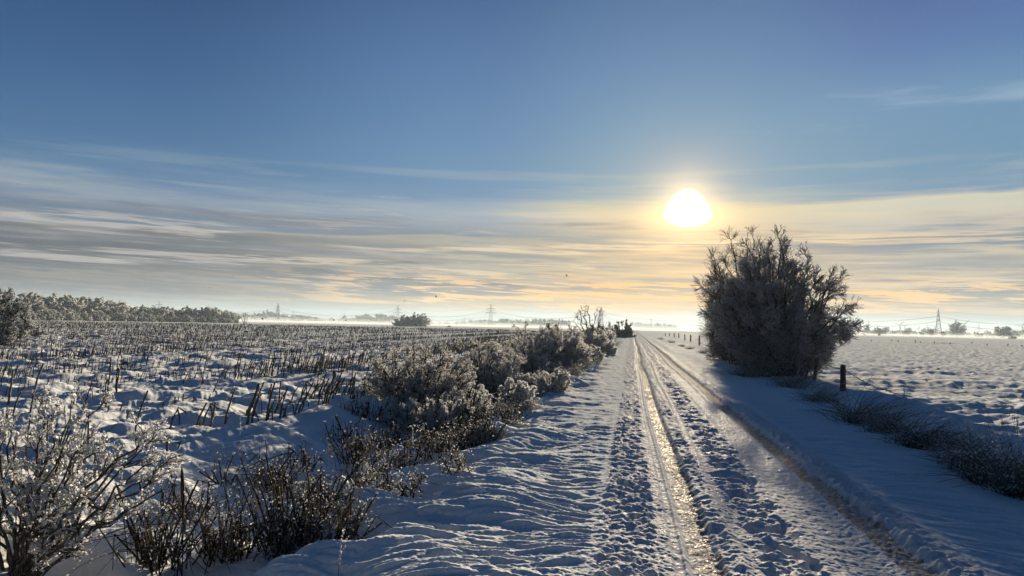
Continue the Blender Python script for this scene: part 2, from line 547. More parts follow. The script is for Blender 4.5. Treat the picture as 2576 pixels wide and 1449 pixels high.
M['far_trunk'] = solid('far_tree_wood', (.06, .05, .045), (.12, .11, .10), 1)
M['conifer'] = solid('frosted_conifer', (.05, .07, .06), (.16, .19, .19), .5)
M['crow'] = solid('black_feathers', (.008, .008, .010), (.02, .02, .024), 10, .5)
M['cattail'] = solid('cattail_head', (.025, .014, .008), (.06, .036, .02), 25, .95)


# ------------------------------------------------------------------ mesh helpers
def mesh_obj(name, verts, faces, mat, parent=None, smooth=False, sizes=None):
    """faces: (n,3)/(n,4) array."""
    me = bpy.data.meshes.new(name)
    verts = np.asarray(verts, np.float32); faces = np.asarray(faces, np.int32)
    nf, k = faces.shape
    me.vertices.add(len(verts)); me.vertices.foreach_set('co', verts.ravel())
    me.loops.add(nf * k); me.loops.foreach_set('vertex_index', faces.ravel())
    me.polygons.add(nf)
    me.polygons.foreach_set('loop_start', np.arange(0, nf * k, k, dtype=np.int32))
    me.polygons.foreach_set('loop_total', np.full(nf, k, np.int32))
    if smooth: me.polygons.foreach_set('use_smooth', np.ones(nf, bool))
    me.update(calc_edges=True)
    me.materials.append(mat)
    o = bpy.data.objects.new(name, me)
    col.objects.link(o)
    if parent is not None: o.parent = parent
    if name in ('frost', 'blades', 'leaves', 'twigs', 'crown', 'insulators', 'bracing'): o['kind'] = 'stuff'
    return o


def empty(name, loc, label=None, cat=None, group=None, rz=0.0):
    o = bpy.data.objects.new(name, None)
    o.location = loc; o.rotation_euler = (0, 0, rz)
    col.objects.link(o)
    tag(o, label, cat, group)
    return o


def tag(o, label=None, cat=None, group=None, kind=None):
    if label: o['label'] = label
    if cat: o['category'] = cat
    if group: o['group'] = group
    if kind: o['kind'] = kind
    return o


def dup(root, loc, rz=0.0, scale=1.0, label=None, group=None):
    r = root.copy(); col.objects.link(r)
    r.location = loc; r.rotation_euler = (0, 0, rz)
    r.scale = (scale,) * 3 if not isinstance(scale, tuple) else scale
    if label: r['label'] = label
    if group: r['group'] = group
    for ch in root.children:
        c = ch.copy(); col.objects.link(c); c.parent = r
        for g in ch.children:
            d = g.copy(); col.objects.link(d); d.parent = c
    return r


def norm(a):
    return a / np.maximum(np.linalg.norm(a, axis=-1, keepdims=True), 1e-9)


def tubes(P, rad, S=3):
    """P (B,N,3), rad (B,N) -> verts, quads."""
    B, Nn, _ = P.shape
    T = np.empty_like(P)
    T[:, 1:-1] = P[:, 2:] - P[:, :-2]
    T[:, 0] = P[:, 1] - P[:, 0]; T[:, -1] = P[:, -1] - P[:, -2]
    T = norm(T)
    ref = np.tile(np.array([.31, .22, .93]), (B, Nn, 1))
    swap = np.abs((T * ref).sum(-1)) > .93
    ref[swap] = (1, 0, 0)
    a = norm(np.cross(T, ref)); b = np.cross(T, a)
    th = np.arange(S) * 2 * math.pi / S
    V = P[:, :, None] + rad[:, :, None, None] * (np.cos(th)[None, None, :, None] * a[:, :, None] + np.sin(th)[None, None, :, None] * b[:, :, None])
    base = (np.arange(B) * Nn * S)[:, None, None] + (np.arange(Nn - 1) * S)[None, :, None] + np.arange(S)[None, None, :]
    nxt = (np.arange(B) * Nn * S)[:, None, None] + (np.arange(Nn - 1) * S)[None, :, None] + ((np.arange(S) + 1) % S)[None, None, :]
    Q = np.stack([base, nxt, nxt + S, base + S], -1).reshape(-1, 4)
    return V.reshape(-1, 3), Q


def join(parts):
    vs, fs, o = [], [], 0
    for v, f in parts:
        if len(v) == 0: continue
        vs.append(v); fs.append(f + o); o += len(v)
    return np.concatenate(vs), np.concatenate(fs)


def rand_dirs(n):
    return norm(rng.normal(size=(n, 3)))


def grow(start, dirs, length, r0, r1, nseg, wob, lift=0.0):
    """Wobbling polylines."""
    B = len(start)
    P = np.zeros((B, nseg + 1, 3)); P[:, 0] = start
    d = norm(dirs)
    step = (length / nseg)[:, None]
    for i in range(nseg):
        d = norm(d + rng.normal(size=(B, 3)) * wob + np.array([0, 0, lift]))
        P[:, i + 1] = P[:, i] + d * step
    t = np.linspace(0, 1, nseg + 1)[None]
    rad = r0[:, None] * (1 - t) + r1[:, None] * t
    return P, rad


def spawn(P, rad, k, t0, t1, spread, lmin, lmax, rfac, rmin, nseg, wob, lift, out=None, outk=0.0):
    """k children on each polyline."""
    B, Nn, _ = P.shape
    t = rng.uniform(t0, t1, (B, k)) * (Nn - 1)
    i = np.clip(t.astype(int), 0, Nn - 2); f = (t - i)[..., None]
    bi = np.arange(B)[:, None]
    a = P[bi, i]; b = P[bi, i + 1]
    s = (a * (1 - f) + b * f).reshape(-1, 3)
    d = norm(b - a).reshape(-1, 3)
    d = d + rand_dirs(len(s)) * spread
    if out is not None:
        q = s - out; q[:, 2] *= .4
        d = d + norm(q) * outk
    r = (rad[bi, i] * rfac).reshape(-1)
    r = np.maximum(r, rmin)
    L = rng.uniform(lmin, lmax, len(s)) * (1.15 - .5 * (t / (Nn - 1)).reshape(-1))
    return grow(s, d, L, r, np.maximum(r * .45, rmin * .7), nseg, wob, lift)


def flakes(c, size, aspect=2.2, along=None):
    """Small bent leaf-sized faces at points c (quads folded once)."""
    n = len(c)
    a = rand_dirs(n)
    if along is not None: a = norm(a * .8 + along)
    b = norm(np.cross(a, rand_dirs(n)))
    s = (size * rng.uniform(.6, 1.4, n))[:, None]
    w = s / aspect
    V = np.stack([c - b * w * .5, c + a * s * .5 + b * w * .1 + rand_dirs(n) * w * .3, c + a * s, c + a * s * .5 + b * w], 1)
    V[:, 0] = c - a * s * .15
    V[:, 1] = c + a * s * .45 - b * w * .5 + rand_dirs(n) * w * .25
    V[:, 3] = c + a * s * .45 + b * w * .5 + rand_dirs(n) * w * .25
    return V.reshape(-1, 3), np.arange(n * 4).reshape(-1, 4)


def along_points(P, k, t0=0.0, t1=1.0):
    B, Nn, _ = P.shape
    t = rng.uniform(t0, t1, (B, k)) * (Nn - 1)
    i = np.clip(t.astype(int), 0, Nn - 2); f = (t - i)[..., None]
    bi = np.arange(B)[:, None]
    a = P[bi, i]; b = P[bi, i + 1]
    return (a * (1 - f) + b * f).reshape(-1, 3), norm(b - a).reshape(-1, 3)


def bezier_limbs(base, targets, sag, nseg, r0, r1, wob):
    n = len(targets)
    t = np.linspace(0, 1, nseg + 1)[None, :, None]
    mid = base * .45 + targets * .55
    mid = mid + np.array([0, 0, 1.0]) * (np.linalg.norm(targets - base, axis=1)[:, None] * sag)
    P = (1 - t) ** 2 * base[:, None] + 2 * t * (1 - t) * mid[:, None] + t ** 2 * targets[:, None]
    L = np.linalg.norm(targets - base, axis=1)[:, None, None]
    P = P + rng.normal(size=P.shape) * wob * L * np.sin(t * math.pi * .9)
    tt = t[..., 0]
    rad = r0[:, None] * (1 - tt) ** .8 + r1[:, None] * tt
    return P, rad


# ------------------------------------------------------------------ ground sheet
def build_ground():
    rs = [.25, .6, 1.1, 1.7, 2.3, 2.8]
    r = 3.2
    while r < 3700:
        rs.append(r)
        r += max(.008, min(r * r * .47 / 1190, .0115 * r))
    rs = np.array(rs)
    fine = np.arange(-40, 40.001, .064)
    coarse1 = np.linspace(40, 320, 90)[1:-1]
    azs = np.radians(np.concatenate([fine, coarse1]))
    nr, na = len(rs), len(azs)
    A, Rr = np.meshgrid(azs, rs)
    x = Rr * np.sin(A); y = Rr * np.cos(A)
    u, v = uv(x, y)
    z = height(u.ravel(), v.ravel()).reshape(u.shape)
    V = np.stack([x, y, z], -1).reshape(-1, 3)
    V = np.concatenate([V, [[0, 0, 0.0]]])
    idx = np.arange(nr * na).reshape(nr, na)
    nx = np.roll(idx, -1, 1)
    Q = np.stack([idx[:-1], nx[:-1], nx[1:], idx[1:]], -1)          # nr-1, na, 4
    uc = (u[:-1] + np.roll(u, -1, 1)[:-1] + u[1:] + np.roll(u, -1, 1)[1:]) / 4
    vc = (v[:-1] + v[1:]) / 2
    rc = np.broadcast_to(((rs[:-1] + rs[1:]) / 2)[:, None], uc.shape)
    jit = .045 * fbm(uc * 10, vc * 7, 5, 3) + .03 * pn(uc * 0, vc * .9, 6)
    wv = rut_wander(vc)
    zone = np.full(uc.shape, 5)                                       # meadow
    zone[uc < 5.2] = 4                                                # right verge
    zone[uc < 2.45] = 3                                               # road
    a_ = uc - wv + jit
    ic = (a_ > .37) & (a_ < .56)
    zone[ic] = 2
    b_ = uc - wv * .6 + jit * .8
    zone[(b_ > 1.88) & (b_ < 2.07)] = 6
    zone[uc < -.22] = 1
    zone[uc < -5.3] = 0
    road_end = vc > 330
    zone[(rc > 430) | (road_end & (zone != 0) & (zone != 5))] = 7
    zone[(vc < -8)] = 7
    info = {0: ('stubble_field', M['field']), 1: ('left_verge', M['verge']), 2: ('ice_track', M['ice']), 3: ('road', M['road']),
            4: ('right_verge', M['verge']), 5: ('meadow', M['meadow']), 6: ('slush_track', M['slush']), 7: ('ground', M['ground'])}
    Qf = Q.reshape(-1, 4); zf = zone.ravel()
    for k, (nm, mt) in info.items():
        q = Qf[zf == k]
        used, inv = np.unique(q.ravel(), return_inverse=True)
        o = mesh_obj(nm, V[used], inv.reshape(-1, 4)[:, ::-1], mt, smooth=True)
        tag(o, kind='structure')
    # close the little hole under the camera
    ring = idx[0]
    tri = np.stack([np.full(na, nr * na), np.roll(ring, -1), ring], -1)
    used, inv = np.unique(tri.ravel(), return_inverse=True)
    tag(mesh_obj('ground', V[used], inv.reshape(-1, 3)[:, ::-1], M['road']), kind='structure')


UP = np.array([0, 0, 1.0])


def local(a):
    return np.asarray(a, float)


# ------------------------------------------------------------------ shrubs and trees made of limbs, twigs and rime
def plant_parts(root, wood, twigs, frost, mats=('bark', 'twig', 'frost'), names=('limbs', 'twigs', 'frost')):
    if wood:
        v, f = join(wood); mesh_obj(names[0], v, f, M[mats[0]], root, smooth=True)
    if twigs:
        v, f = join(twigs); mesh_obj(names[1], v, f, M[mats[1]], root)
    if frost:
        v, f = join(frost); mesh_obj(names[2], v, f, M[mats[2]], root)


def targets_in(fn, n, lo, hi):
    """n random points of a box for which fn holds."""
    out = []
    while len(out) < n:
        p = rng.uniform(lo, hi, (n * 4, 3))
        k = fn(p)
        out.extend(p[k])
    return np.array(out[:n])


def big_shrub(label, name, loc, h, rx, ry, nl, kids, frosty, base_spread, lean=(0, 0), mats=('bark', 'twig', 'frost_grey'), r0=.055, twig_r=.011, flake=.05, nfl=3, low=.12, cat='tree', sag=.12, outk=.5, taper=1.0, group=None, dome=False, lk=1.0, shell=.25):
    root = empty(name, loc, label, cat, group)

    def inside(p):
        hz = p[:, 2] / h
        prof = np.sqrt(np.clip(1 - ((hz - .42) / .60) ** 2, 0, 1))
        prof = np.where(hz < .42, .38 + .62 * prof * (.4 + .6 * hz / .42), prof) * (1 - .0 * hz)
        q = ((p[:, 0] - lean[0] * hz) / rx) ** 2 + ((p[:, 1] - lean[1] * hz) / ry) ** 2
        if dome: prof = np.sqrt(np.clip(1 - hz ** 2, 0, 1))
        lump = 1 + .38 * pn(p[:, 0] * 1.3 + 5, p[:, 2] * 1.3 + p[:, 1], 7)
        return (q < (prof * lump) ** 2) & (q > (prof * shell) ** 2) & (hz > low)
    T = targets_in(inside, nl, (-rx * 1.5, -ry * 1.5, 0), (rx * 1.5, ry * 1.5, h))
    k = np.sqrt((T[:, 0] / rx) ** 2 + (T[:, 1] / ry) ** 2)
    base = T * np.array([1, 1, 0]) * base_spread + rng.normal(size=T.shape) * [.12, .12, 0] * (rx / 2) - [0, 0, .1]
    L = np.linalg.norm(T - base, axis=1)
    P0, R0 = bezier_limbs(base, T, sag, 8, r0 * (.5 + .5 * L / L.max()), np.full(nl, .012), .018)
    wood = [tubes(P0, R0, 5)]
    ctr = np.array([lean[0] * .5, lean[1] * .5, h * .35])
    P1, R1 = spawn(P0, R0, kids[0], .15, .98, .75, h * .09 * lk, h * .20 * lk, .5, twig_r * 1.5, 5, .22, .03, ctr, outk)
    wood.append(tubes(P1, R1, 4))
    P2, R2 = spawn(P1, R1, kids[1], .1, 1, .8, h * .05, h * .12, .6, twig_r, 4, .25, .05, ctr, outk)
    tw = [tubes(P2, R2, 3)]
    if kids[2]:
        P3, R3 = spawn(P2, R2, kids[2], .1, 1, .8, h * .02, h * .055, .8, twig_r * .8, 2, .25, .04, ctr, outk)
        tw.append(tubes(P3, R3, 3))
    else:
        P3 = P2
    fr = []
    if frosty:
        c, d = along_points(P3, nfl, .2, 1)
        fr.append(flakes(c + rng.normal(size=c.shape) * flake * .3, flake, 1.9, d))
        c, d = along_points(P2, nfl, .2, 1)
        fr.append(flakes(c, flake, 1.9, d))
    plant_parts(root, wood, tw, fr, mats)
    return root


def build_big_trees():
    p = at(1972, 945)
    big_shrub('big frosted willow clump with thick rimed twigs beside the road, nearest the fence posts', 'willow_tree', p, 5.4, 3.15, 2.3, 120, (8, 8, 4), True, .20,
              lean=(.1, .3), mats=('bark', 'twig', 'frost_grey'), twig_r=.012, flake=.055, nfl=2, low=.16, r0=.06, outk=.5, lk=.62, shell=.45)
    u, v = uv(p[0], p[1])
    x, y = xy(5.70, v + 8.5)
    big_shrub('taller thin-twigged willow standing behind the big frosted one, its top just under the sun', 'willow_tree', (x, y, H(x, y)), 6.9, 2.3, 2.4, 85, (9, 8, 4), True, .25,
              lean=(-.2, 0), mats=('bark', 'twig_dark', 'frost_grey'), twig_r=.008, flake=.05, nfl=1, low=.06, r0=.06, outk=.25, sag=.18, lk=.75)
    x, y = xy(5.55, v + 15)
    big_shrub('dark low willow bush at the road edge, farthest of the roadside clump', 'willow_bush', (x, y, H(x, y)), 4.6, 1.15, 2.2, 40, (11, 7, 4), False, .4,
              mats=('bark', 'twig_dark', 'frost_grey'), twig_r=.011, low=.05, r0=.05, outk=.2, sag=.1, cat='bush')
    # the stouter dark stem at the clump's left edge
    x, y = xy(4.55, v + 9)


def hedge_shrub(label, X, Y, top, width, dense=1.0, mats=('bark', 'twig_dark', 'frost_warm'), fl=None, name='frosted_shrub', depth=1.0):
    p = at(X, Y)
    dist = np.linalg.norm(p[:2])
    h = (Y - top) * dist / F_PIX
    rx = width * .5 * dist / F_PIX
    fl = fl or max(.022, min(.07, dist * .0012))
    n = int(46 * dense)
    return big_shrub(label, name, p - [0, 0, .1], h, rx * 1.02, rx * 1.1 * depth, n, (9, 7, 4), True, .35, mats=mats, r0=.018, twig_r=max(.0035, dist * .00016), flake=fl * .9, nfl=4,
                     low=.2, cat='shrub', outk=.25, sag=.2)


def build_hedge():
    L = [('nearest rounded shrub of the roadside hedge, rimed cream on top, dark below', 1055, 1035, 862, 290, 1.9),
         ('frosted shrub between the nearest hedge shrub and the tall dense pair', 1215, 1000, 850, 210, 1.6),
         ('tall dense hedge shrub with dark tufts on its crown, beside the verge', 1335, 955, 806, 215, 1.7),
         ('dense thickly rimed hedge shrub left of the bare little tree', 1410, 930, 806, 165, 1.5),
         ('low pale shrub under the bare little tree', 1470, 895, 815, 100, 1.1),
         ('small pale shrub behind the bare little tree, thin rime', 1505, 880, 815, 70, .9)]
    for a in L:
        hedge_shrub(a[0], *a[1:])
    for k_, (X, Y, top, w, lab) in enumerate(((1185, 1065, 958, 150, 'scrubby rimed bush in front of the second hedge shrub'), (1115, 1090, 985, 140, 'brown frosted scrub at the near foot of the nearest hedge shrub'),
                                   (1290, 1035, 948, 120, 'rimed scrub below the small shrub at the foot of the tall hedge shrub'), (1385, 990, 915, 105, 'rimed scrub at the verge between tall and dense hedge shrubs'),
                                   (1010, 1080, 985, 130, 'loose scrub in the ditch on the field side of the reeds'), (1485, 918, 866, 64, 'small rimed scrub at the verge right of the bare little tree foot'),
                                   (1524, 893, 850, 50, 'tiny rimed scrub where the hedge thins out before the road end'))):
        hedge_shrub(lab, X, Y, top, w, .9, ('bark', 'twig_dark', 'frost_warm' if k_ % 2 else 'frost'), None, 'scrub_bush')
    # frosted undergrowth shrubs at the hedge's foot
    for (X, Y, top, w) in ((1130, 985, 900, 150), (1275, 985, 905, 110), (1345, 975, 925, 70), (1445, 925, 870, 60), (985, 990, 905, 120)):
        hedge_shrub({1130: 'rimed shrub filling the gap right behind the nearest hedge shrub', 1275: 'small shrub at the foot of the tall hedge shrub with dark tufts',
                     1345: 'lowest rimed bush on the verge side of the hedge, above a blue hollow', 1445: 'little rimed bush at the verge below the dense hedge shrub',
                     985: 'open spreading shrub on the field side of the nearest hedge shrub'}[X], X, Y, top, w, .8)
    # bare small tree
    p = at(1492, 880)
    dist = np.linalg.norm(p[:2])
    root = empty('bare_tree', p, 'small bare tree with few crooked branches standing out of the hedge', 'tree')
    h = 112 * dist / F_PIX; s = dist / F_PIX
    T = np.array([[-48, 0, 92], [-30, 8, 108], [-14, -6, 112], [5, 6, 96], [-52, -10, 70], [18, 0, 78], [30, 8, 60], [-60, 5, 52], [14, -8, 98], [-38, 0, 100], [36, -6, 48]], float) * s
    b = np.tile([[0, 0, -.05]], (len(T), 1)).astype(float)
    P0, R0 = bezier_limbs(b, T, .10, 9, np.full(len(T), .05), np.full(len(T), .010), .03)
    P1, R1 = spawn(P0, R0, 8, .3, 1, .8, .3, .8, .5, .009, 5, .3, .0)
    P2, R2 = spawn(P1, R1, 5, .2, 1, .9, .12, .35, .6, .007, 3, .3, .0)
    c, d = along_points(P2, 2, .2, 1)
    plant_parts(root, [tubes(P0, R0, 5), tubes(P1, R1, 3)], [tubes(P2, R2, 3)], [flakes(c, .05, 2, d)], ('bark', 'twig_dark', 'frost_grey'))
    # two at the road's end
    p = at(1538, 862)
    d_ = np.linalg.norm(p[:2])
    big_shrub('grey leafless little tree just left of the dark round bush at the road end', 'bare_tree', p, 58 * d_ / F_PIX, 15 * d_ / F_PIX, 15 * d_ / F_PIX, 16, (8, 6, 3), False, .1,
              mats=('twig_dark', 'twig', 'frost_grey'), twig_r=.012, low=.3, r0=.05)
    p = at(1566, 849)
    d_ = np.linalg.norm(p[:2])
    big_shrub('dark round bush at the far end of the road, leaning toward it', 'round_bush', p, 46 * d_ / F_PIX, 29 * d_ / F_PIX, 27 * d_ / F_PIX, 70, (9, 6, 3), False, .4,
              mats=('bark', 'twig_dark', 'frost_grey'), twig_r=.035, low=.05, cat='bush', dome=True)
    p = at(1520, 866)
    d_ = np.linalg.norm(p[:2])
    big_shrub('last small rimed shrub of the hedge before the grey leafless tree', 'frosted_shrub', p, 42 * d_ / F_PIX, 22 * d_ / F_PIX, 22 * d_ / F_PIX, 26, (8, 6, 3), True, .4,
              mats=('bark', 'twig', 'frost'), twig_r=.016, flake=.11, low=.1, cat='shrub')
    # big bush cut by the left edge of the picture
    for (X, Y, top, w, lab) in ((-26, 868, 735, 125, 'large dark frosted bush at the far left edge of the stubble field'), (46, 848, 752, 42, 'smaller bush leaning out of the large dark bush at the far left edge'),
                                (78, 846, 820, 44, 'low rimed bramble below the far left bushes')):
        p = at(X, Y)
        d_ = np.linalg.norm(p[:2])
        big_shrub(lab, 'field_bush', p, (Y - top) * .88 * d_ / F_PIX, w * .6 * d_ / F_PIX, w * .5 * d_ / F_PIX, 80 if w > 100 else 30, (9, 8, 4), True, .4,
                  mats=('bark', 'twig_dark', 'frost_grey'), twig_r=.011, flake=.09, low=.04, cat='bush', nfl=1)


def build_front_bush():
    """Leafless bush in the near left corner: black forked boughs, fat rime on every tip."""
    p = at(40, 1440)
    dist = np.linalg.norm(p[:2])
    s = dist / F_PIX
    root = empty('rimed_bush', p, 'near left corner bush with black forked boughs and thick white rime on its tips', 'bush')
    tx = [(-120, 330), (-90, 300), (-60, 350), (-40, 300), (-10, 340), (20, 355), (45, 320), (70, 345), (95, 330), (120, 360), (150, 300), (180, 340), (215, 300), (250, 290), (285, 320), (325, 300),
          (340, 260), (300, 235), (255, 210), (200, 190), (330, 190), (160, 230), (110, 260), (60, 250), (10, 240), (-30, 220), (-70, 260), (-110, 200), (240, 140), (180, 110), (120, 150), (60, 140), (0, 130)]
    T = np.array([(a, rng.uniform(-150, 150), b) for a, b in tx], float) * s
    b = np.array([(rng.uniform(-40, 30), rng.uniform(-25, 25), -30) for _ in tx], float) * s
    P0, R0 = bezier_limbs(b, T, .06, 10, np.full(len(T), .016), np.full(len(T), .004), .02)
    P1, R1 = spawn(P0, R0, 9, .25, .97, .6, .12, .34, .6, .0030, 6, .16, .03)
    P2, R2 = spawn(P1, R1, 6, .15, 1, .7, .05, .15, .7, .0014, 4, .2, .05)
    P3, R3 = spawn(P2[::2], R2[::2], 3, .3, 1, .7, .03, .06, .8, .0010, 2, .2, .05)
    fr = []
    # rime: lumpy sleeves on the outer twigs plus feathered plates
    k = rng.random(len(P2)) < .5
    Pf = P2[k] + np.array([0, 0, .004])
    rf = rng.uniform(.004, .0095, (len(Pf), Pf.shape[1])); rf[:, 0] *= .3; rf[:, -1] *= .8
    fr.append(tubes(Pf, rf, 5))
    Pg = P3[rng.random(len(P3)) < .5]
    rf = rng.uniform(.0025, .006, (len(Pg), Pg.shape[1]))
    fr.append(tubes(Pg, rf, 4))
    c, d = along_points(P2[k], 11, .1, 1)
    fr.append(flakes(c + rng.normal(size=c.shape) * .007, .019, 1.5, d * .3))
    c, d = along_points(P2[rng.random(len(P2)) < .5], 3, .3, 1)
    fr.append(blob_cluster(c + [0, 0, .005], .0115))
    c, d = along_points(P1, 5, .4, 1)
    fr.append(flakes(c + np.array([0, 0, .004]), .010, 1.5))
    plant_parts(root, [tubes(P0, R0, 6), tubes(P1, R1, 4)], [tubes(P2, R2, 3), tubes(P3, R3, 3)], fr, ('bark', 'bark', 'frost'))


# ------------------------------------------------------------------ cattails and reeds in the ditch
def blob_cluster(c, r):
    """Small lumpy snow knobs at points c."""
    n = len(c)
    ico = np.array([[0, 0, 1], [.9, 0, .3], [.28, .85, .3], [-.72, .53, .3], [-.72, -.53, .3], [.28, -.85, .3], [0, 0, -.6]], float)
    F = np.array([[0, 1, 2], [0, 2, 3], [0, 3, 4], [0, 4, 5], [0, 5, 1], [6, 2, 1], [6, 3, 2], [6, 4, 3], [6, 5, 4], [6, 1, 5]])
    s = (r * rng.uniform(.5, 1.3, n))[:, None, None]
    V = c[:, None] + ico[None] * s * rng.uniform(.7, 1.3, (n, 7, 1))
    Fq = (np.arange(n) * 7)[:, None, None] + F[None]
    Fq = Fq.reshape(-1, 3)
    return V.reshape(-1, 3), np.concatenate([Fq, Fq[:, 2:]], 1)


def reed_clump(label, X, Y, top, width, nst, nleaf, messy=1.0, name='cattail_clump'):
    p = at(X, Y)
    d_ = np.linalg.norm(p[:2]); s = d_ / F_PIX
    h = (Y - top) * s; rx = width * .5 * s
    root = empty(name, p, label, 'reeds')
    b = rng.normal(size=(nst, 3)) * [rx * .42, rx * .35, 0] - [0, 0, .06]
    dirs = np.stack([rng.normal(size=nst) * .45 * messy + .06, rng.normal(size=nst) * .4 * messy, np.ones(nst)], 1)
    nst_ = nst
    L = h * np.where(rng.random(nst) < .6, rng.uniform(.2, .55, nst), rng.uniform(.5, 1.05, nst))
    P, Rr = grow(b, dirs, L, rng.uniform(.005, .010, nst), rng.uniform(.004, .008, nst), 4, .04)
    st = [tubes(P, Rr, 4)]
    # broken tops hanging down or sideways
    k = rng.random(nst) < .55
    e = P[k][:, -1]
    dd = np.stack([rng.normal(size=k.sum()), rng.normal(size=k.sum()) * .8, rng.uniform(-1.3, .1, k.sum())], 1)
    P2, R2 = grow(e, dd, h * rng.uniform(.15, .5, k.sum()), np.full(k.sum(), .0042), np.full(k.sum(), .003), 2, .05)
    st.append(tubes(P2, R2, 4))
    v, f = join(st); mesh_obj('stems', v, f, M['reed'], root)
    # long flat leaves: rise, fold over, lie
    n = nleaf
    b2 = rng.normal(size=(n, 3)) * [rx * .5, rx * .4, 0]
    b2[:, 2] = rng.uniform(-.03, .15, n)
    ph = rng.uniform(0, 2 * math.pi, n); out = np.stack([np.cos(ph), np.sin(ph) * .8, np.zeros(n)], 1)
    Lf = h * rng.uniform(.4, 1.0, n)
    kink = rng.uniform(.25, .7, n)
    Pl = np.zeros((n, 6, 3)); Pl[:, 0] = b2
    for i in range(5):
        t = (i + .5) / 5
        upk = np.where(t < kink, 1.0, rng.uniform(-1.3, -.1, n))
        dd = norm(out * (.25 + .9 * (t >= kink))[:, None] * messy + UP * upk[:, None] + rng.normal(size=(n, 3)) * .08)
        Pl[:, i + 1] = Pl[:, i] + dd * (Lf / 5)[:, None]
    Pl[..., 2] = np.maximum(Pl[..., 2], -.02)
    w = np.linspace(1, .25, 6)[None] * rng.uniform(.005, .011, n)[:, None]
    side = norm(np.cross(out, UP) + rng.normal(size=(n, 3)) * .5)[:, None]
    A = Pl - side * w[..., None]; B = Pl + side * w[..., None]
    V = np.stack([A, B], 2).reshape(-1, 3)
    i0 = (np.arange(n) * 12)[:, None] + (np.arange(5) * 2)[None]
    Q = np.stack([i0, i0 + 1, i0 + 3, i0 + 2], -1).reshape(-1, 4)
    mesh_obj('leaves', V, Q, M['reed_pale'], root)
    # rime on tips and along the leaves
    fr = [blob_cluster(P[:, -1], min(.018, .0019 * d_)), blob_cluster(P2[:, -1], .010)]
    c, d = along_points(Pl, 5, .2, 1)
    fr.append(flakes(c + [0, 0, .004], .016, 2.2, d))
    c, d = along_points(P, 3, .4, 1)
    fr.append(flakes(c, .012, 2, d))
    c, d = along_points(Pl[::2], 2, .4, 1)
    fr.append(blob_cluster(c + [0, 0, .004], .011))
    v, f = join(fr); mesh_obj('frost', v, f, M['frost'], root)
    return root


CLUMPS = [
    ('rimed stems and leaves between the half buried tuft and the reed heap', 1000, 1185, 1105, 120, 26, 60),
    ('snowy reed tangle left of the pointed snow mound', 1085, 1160, 1070, 110, 26, 60),
    ('low broken reeds left of the half buried tuft', 925, 1215, 1130, 110, 24, 50),
    ('short rimed stems on the flank of the pointed snow mound', 1150, 1185, 1120, 80, 14, 40),
    ('frosted reeds below the scrubby rimed bush', 1215, 1105, 1020, 110, 30, 60),
    ('few leaning reeds on the field side of the tallest clump', 760, 1175, 1100, 90, 14, 24),
    ('brown weeds on the field bank left of the nearest hedge shrub', 905, 1050, 975, 110, 30, 40),
    ('frosted reeds climbing the bank under the rimed scrub', 1270, 1075, 1005, 90, 22, 50),
    ('low rimed reeds halfway between the reed heap and the hedge', 1120, 1120, 1040, 130, 30, 50),
    ('frosted reed tangle spilling onto the snow mound at the verge', 1185, 1130, 1035, 100, 26, 50),
    ('dark reeds in the shade below the nearest hedge shrub, field side', 985, 1060, 985, 120, 34, 40),
    ('reeds and weeds at the foot of the tall hedge shrub', 1280, 1010, 930, 110, 40, 50),
    ('sparse upright reeds rising left of the flattened heap', 860, 1110, 1030, 90, 18, 18),
    ('few broken stems between the near clump and the flattened heap', 950, 1240, 1150, 110, 14, 24),

    ('broken cattail clump beside the single upright cattail head, nearest the corner bush', 395, 1425, 1160, 150, 38, 40),
    ('dark cattail stubs in the snow right of the corner bush, bottom of the picture', 560, 1400, 1190, 150, 36, 55),
    ('tallest dark broken cattail clump, snow heaped over its foot', 730, 1385, 1115, 200, 60, 90),
    ('bent cattail clump at the right end of the near reeds, drooping toward the verge', 868, 1355, 1190, 100, 20, 36),
    ('pair of blunt broken stems standing in snow above the near reeds', 560, 1210, 1075, 60, 9, 8),
    ('second dark reed clump behind the tallest one, on the ditch bottom', 690, 1230, 1105, 110, 40, 50),
    ('reed clump leaning right, left of the snow mound in the ditch', 905, 1170, 1060, 130, 36, 60),
    ('flattened reed heap with a snow cap in the middle of the ditch', 985, 1130, 1040, 120, 40, 70),
    ('rimed weed stalks slanting down to the snow point at the verge', 1140, 1140, 1060, 110, 24, 70),
    ('small tuft of stiff dry stems half buried in snow at the foot of the verge', 1035, 1240, 1165, 90, 14, 30),
    ('dense upright reeds at the foot of the nearest hedge shrub', 1180, 1085, 950, 150, 60, 80),
    ('thin upright reeds between the ditch and the nearest hedge shrub', 1060, 1090, 985, 120, 34, 40),
    ('reeds under the second hedge shrub, tallest stem dark', 1225, 1020, 905, 130, 50, 60),
    ('tangle of fallen reeds left of the near cattails', 800, 1270, 1170, 120, 24, 60),
    ('short reeds and bent leaves around the two blunt broken stems', 470, 1300, 1190, 130, 26, 40),
]


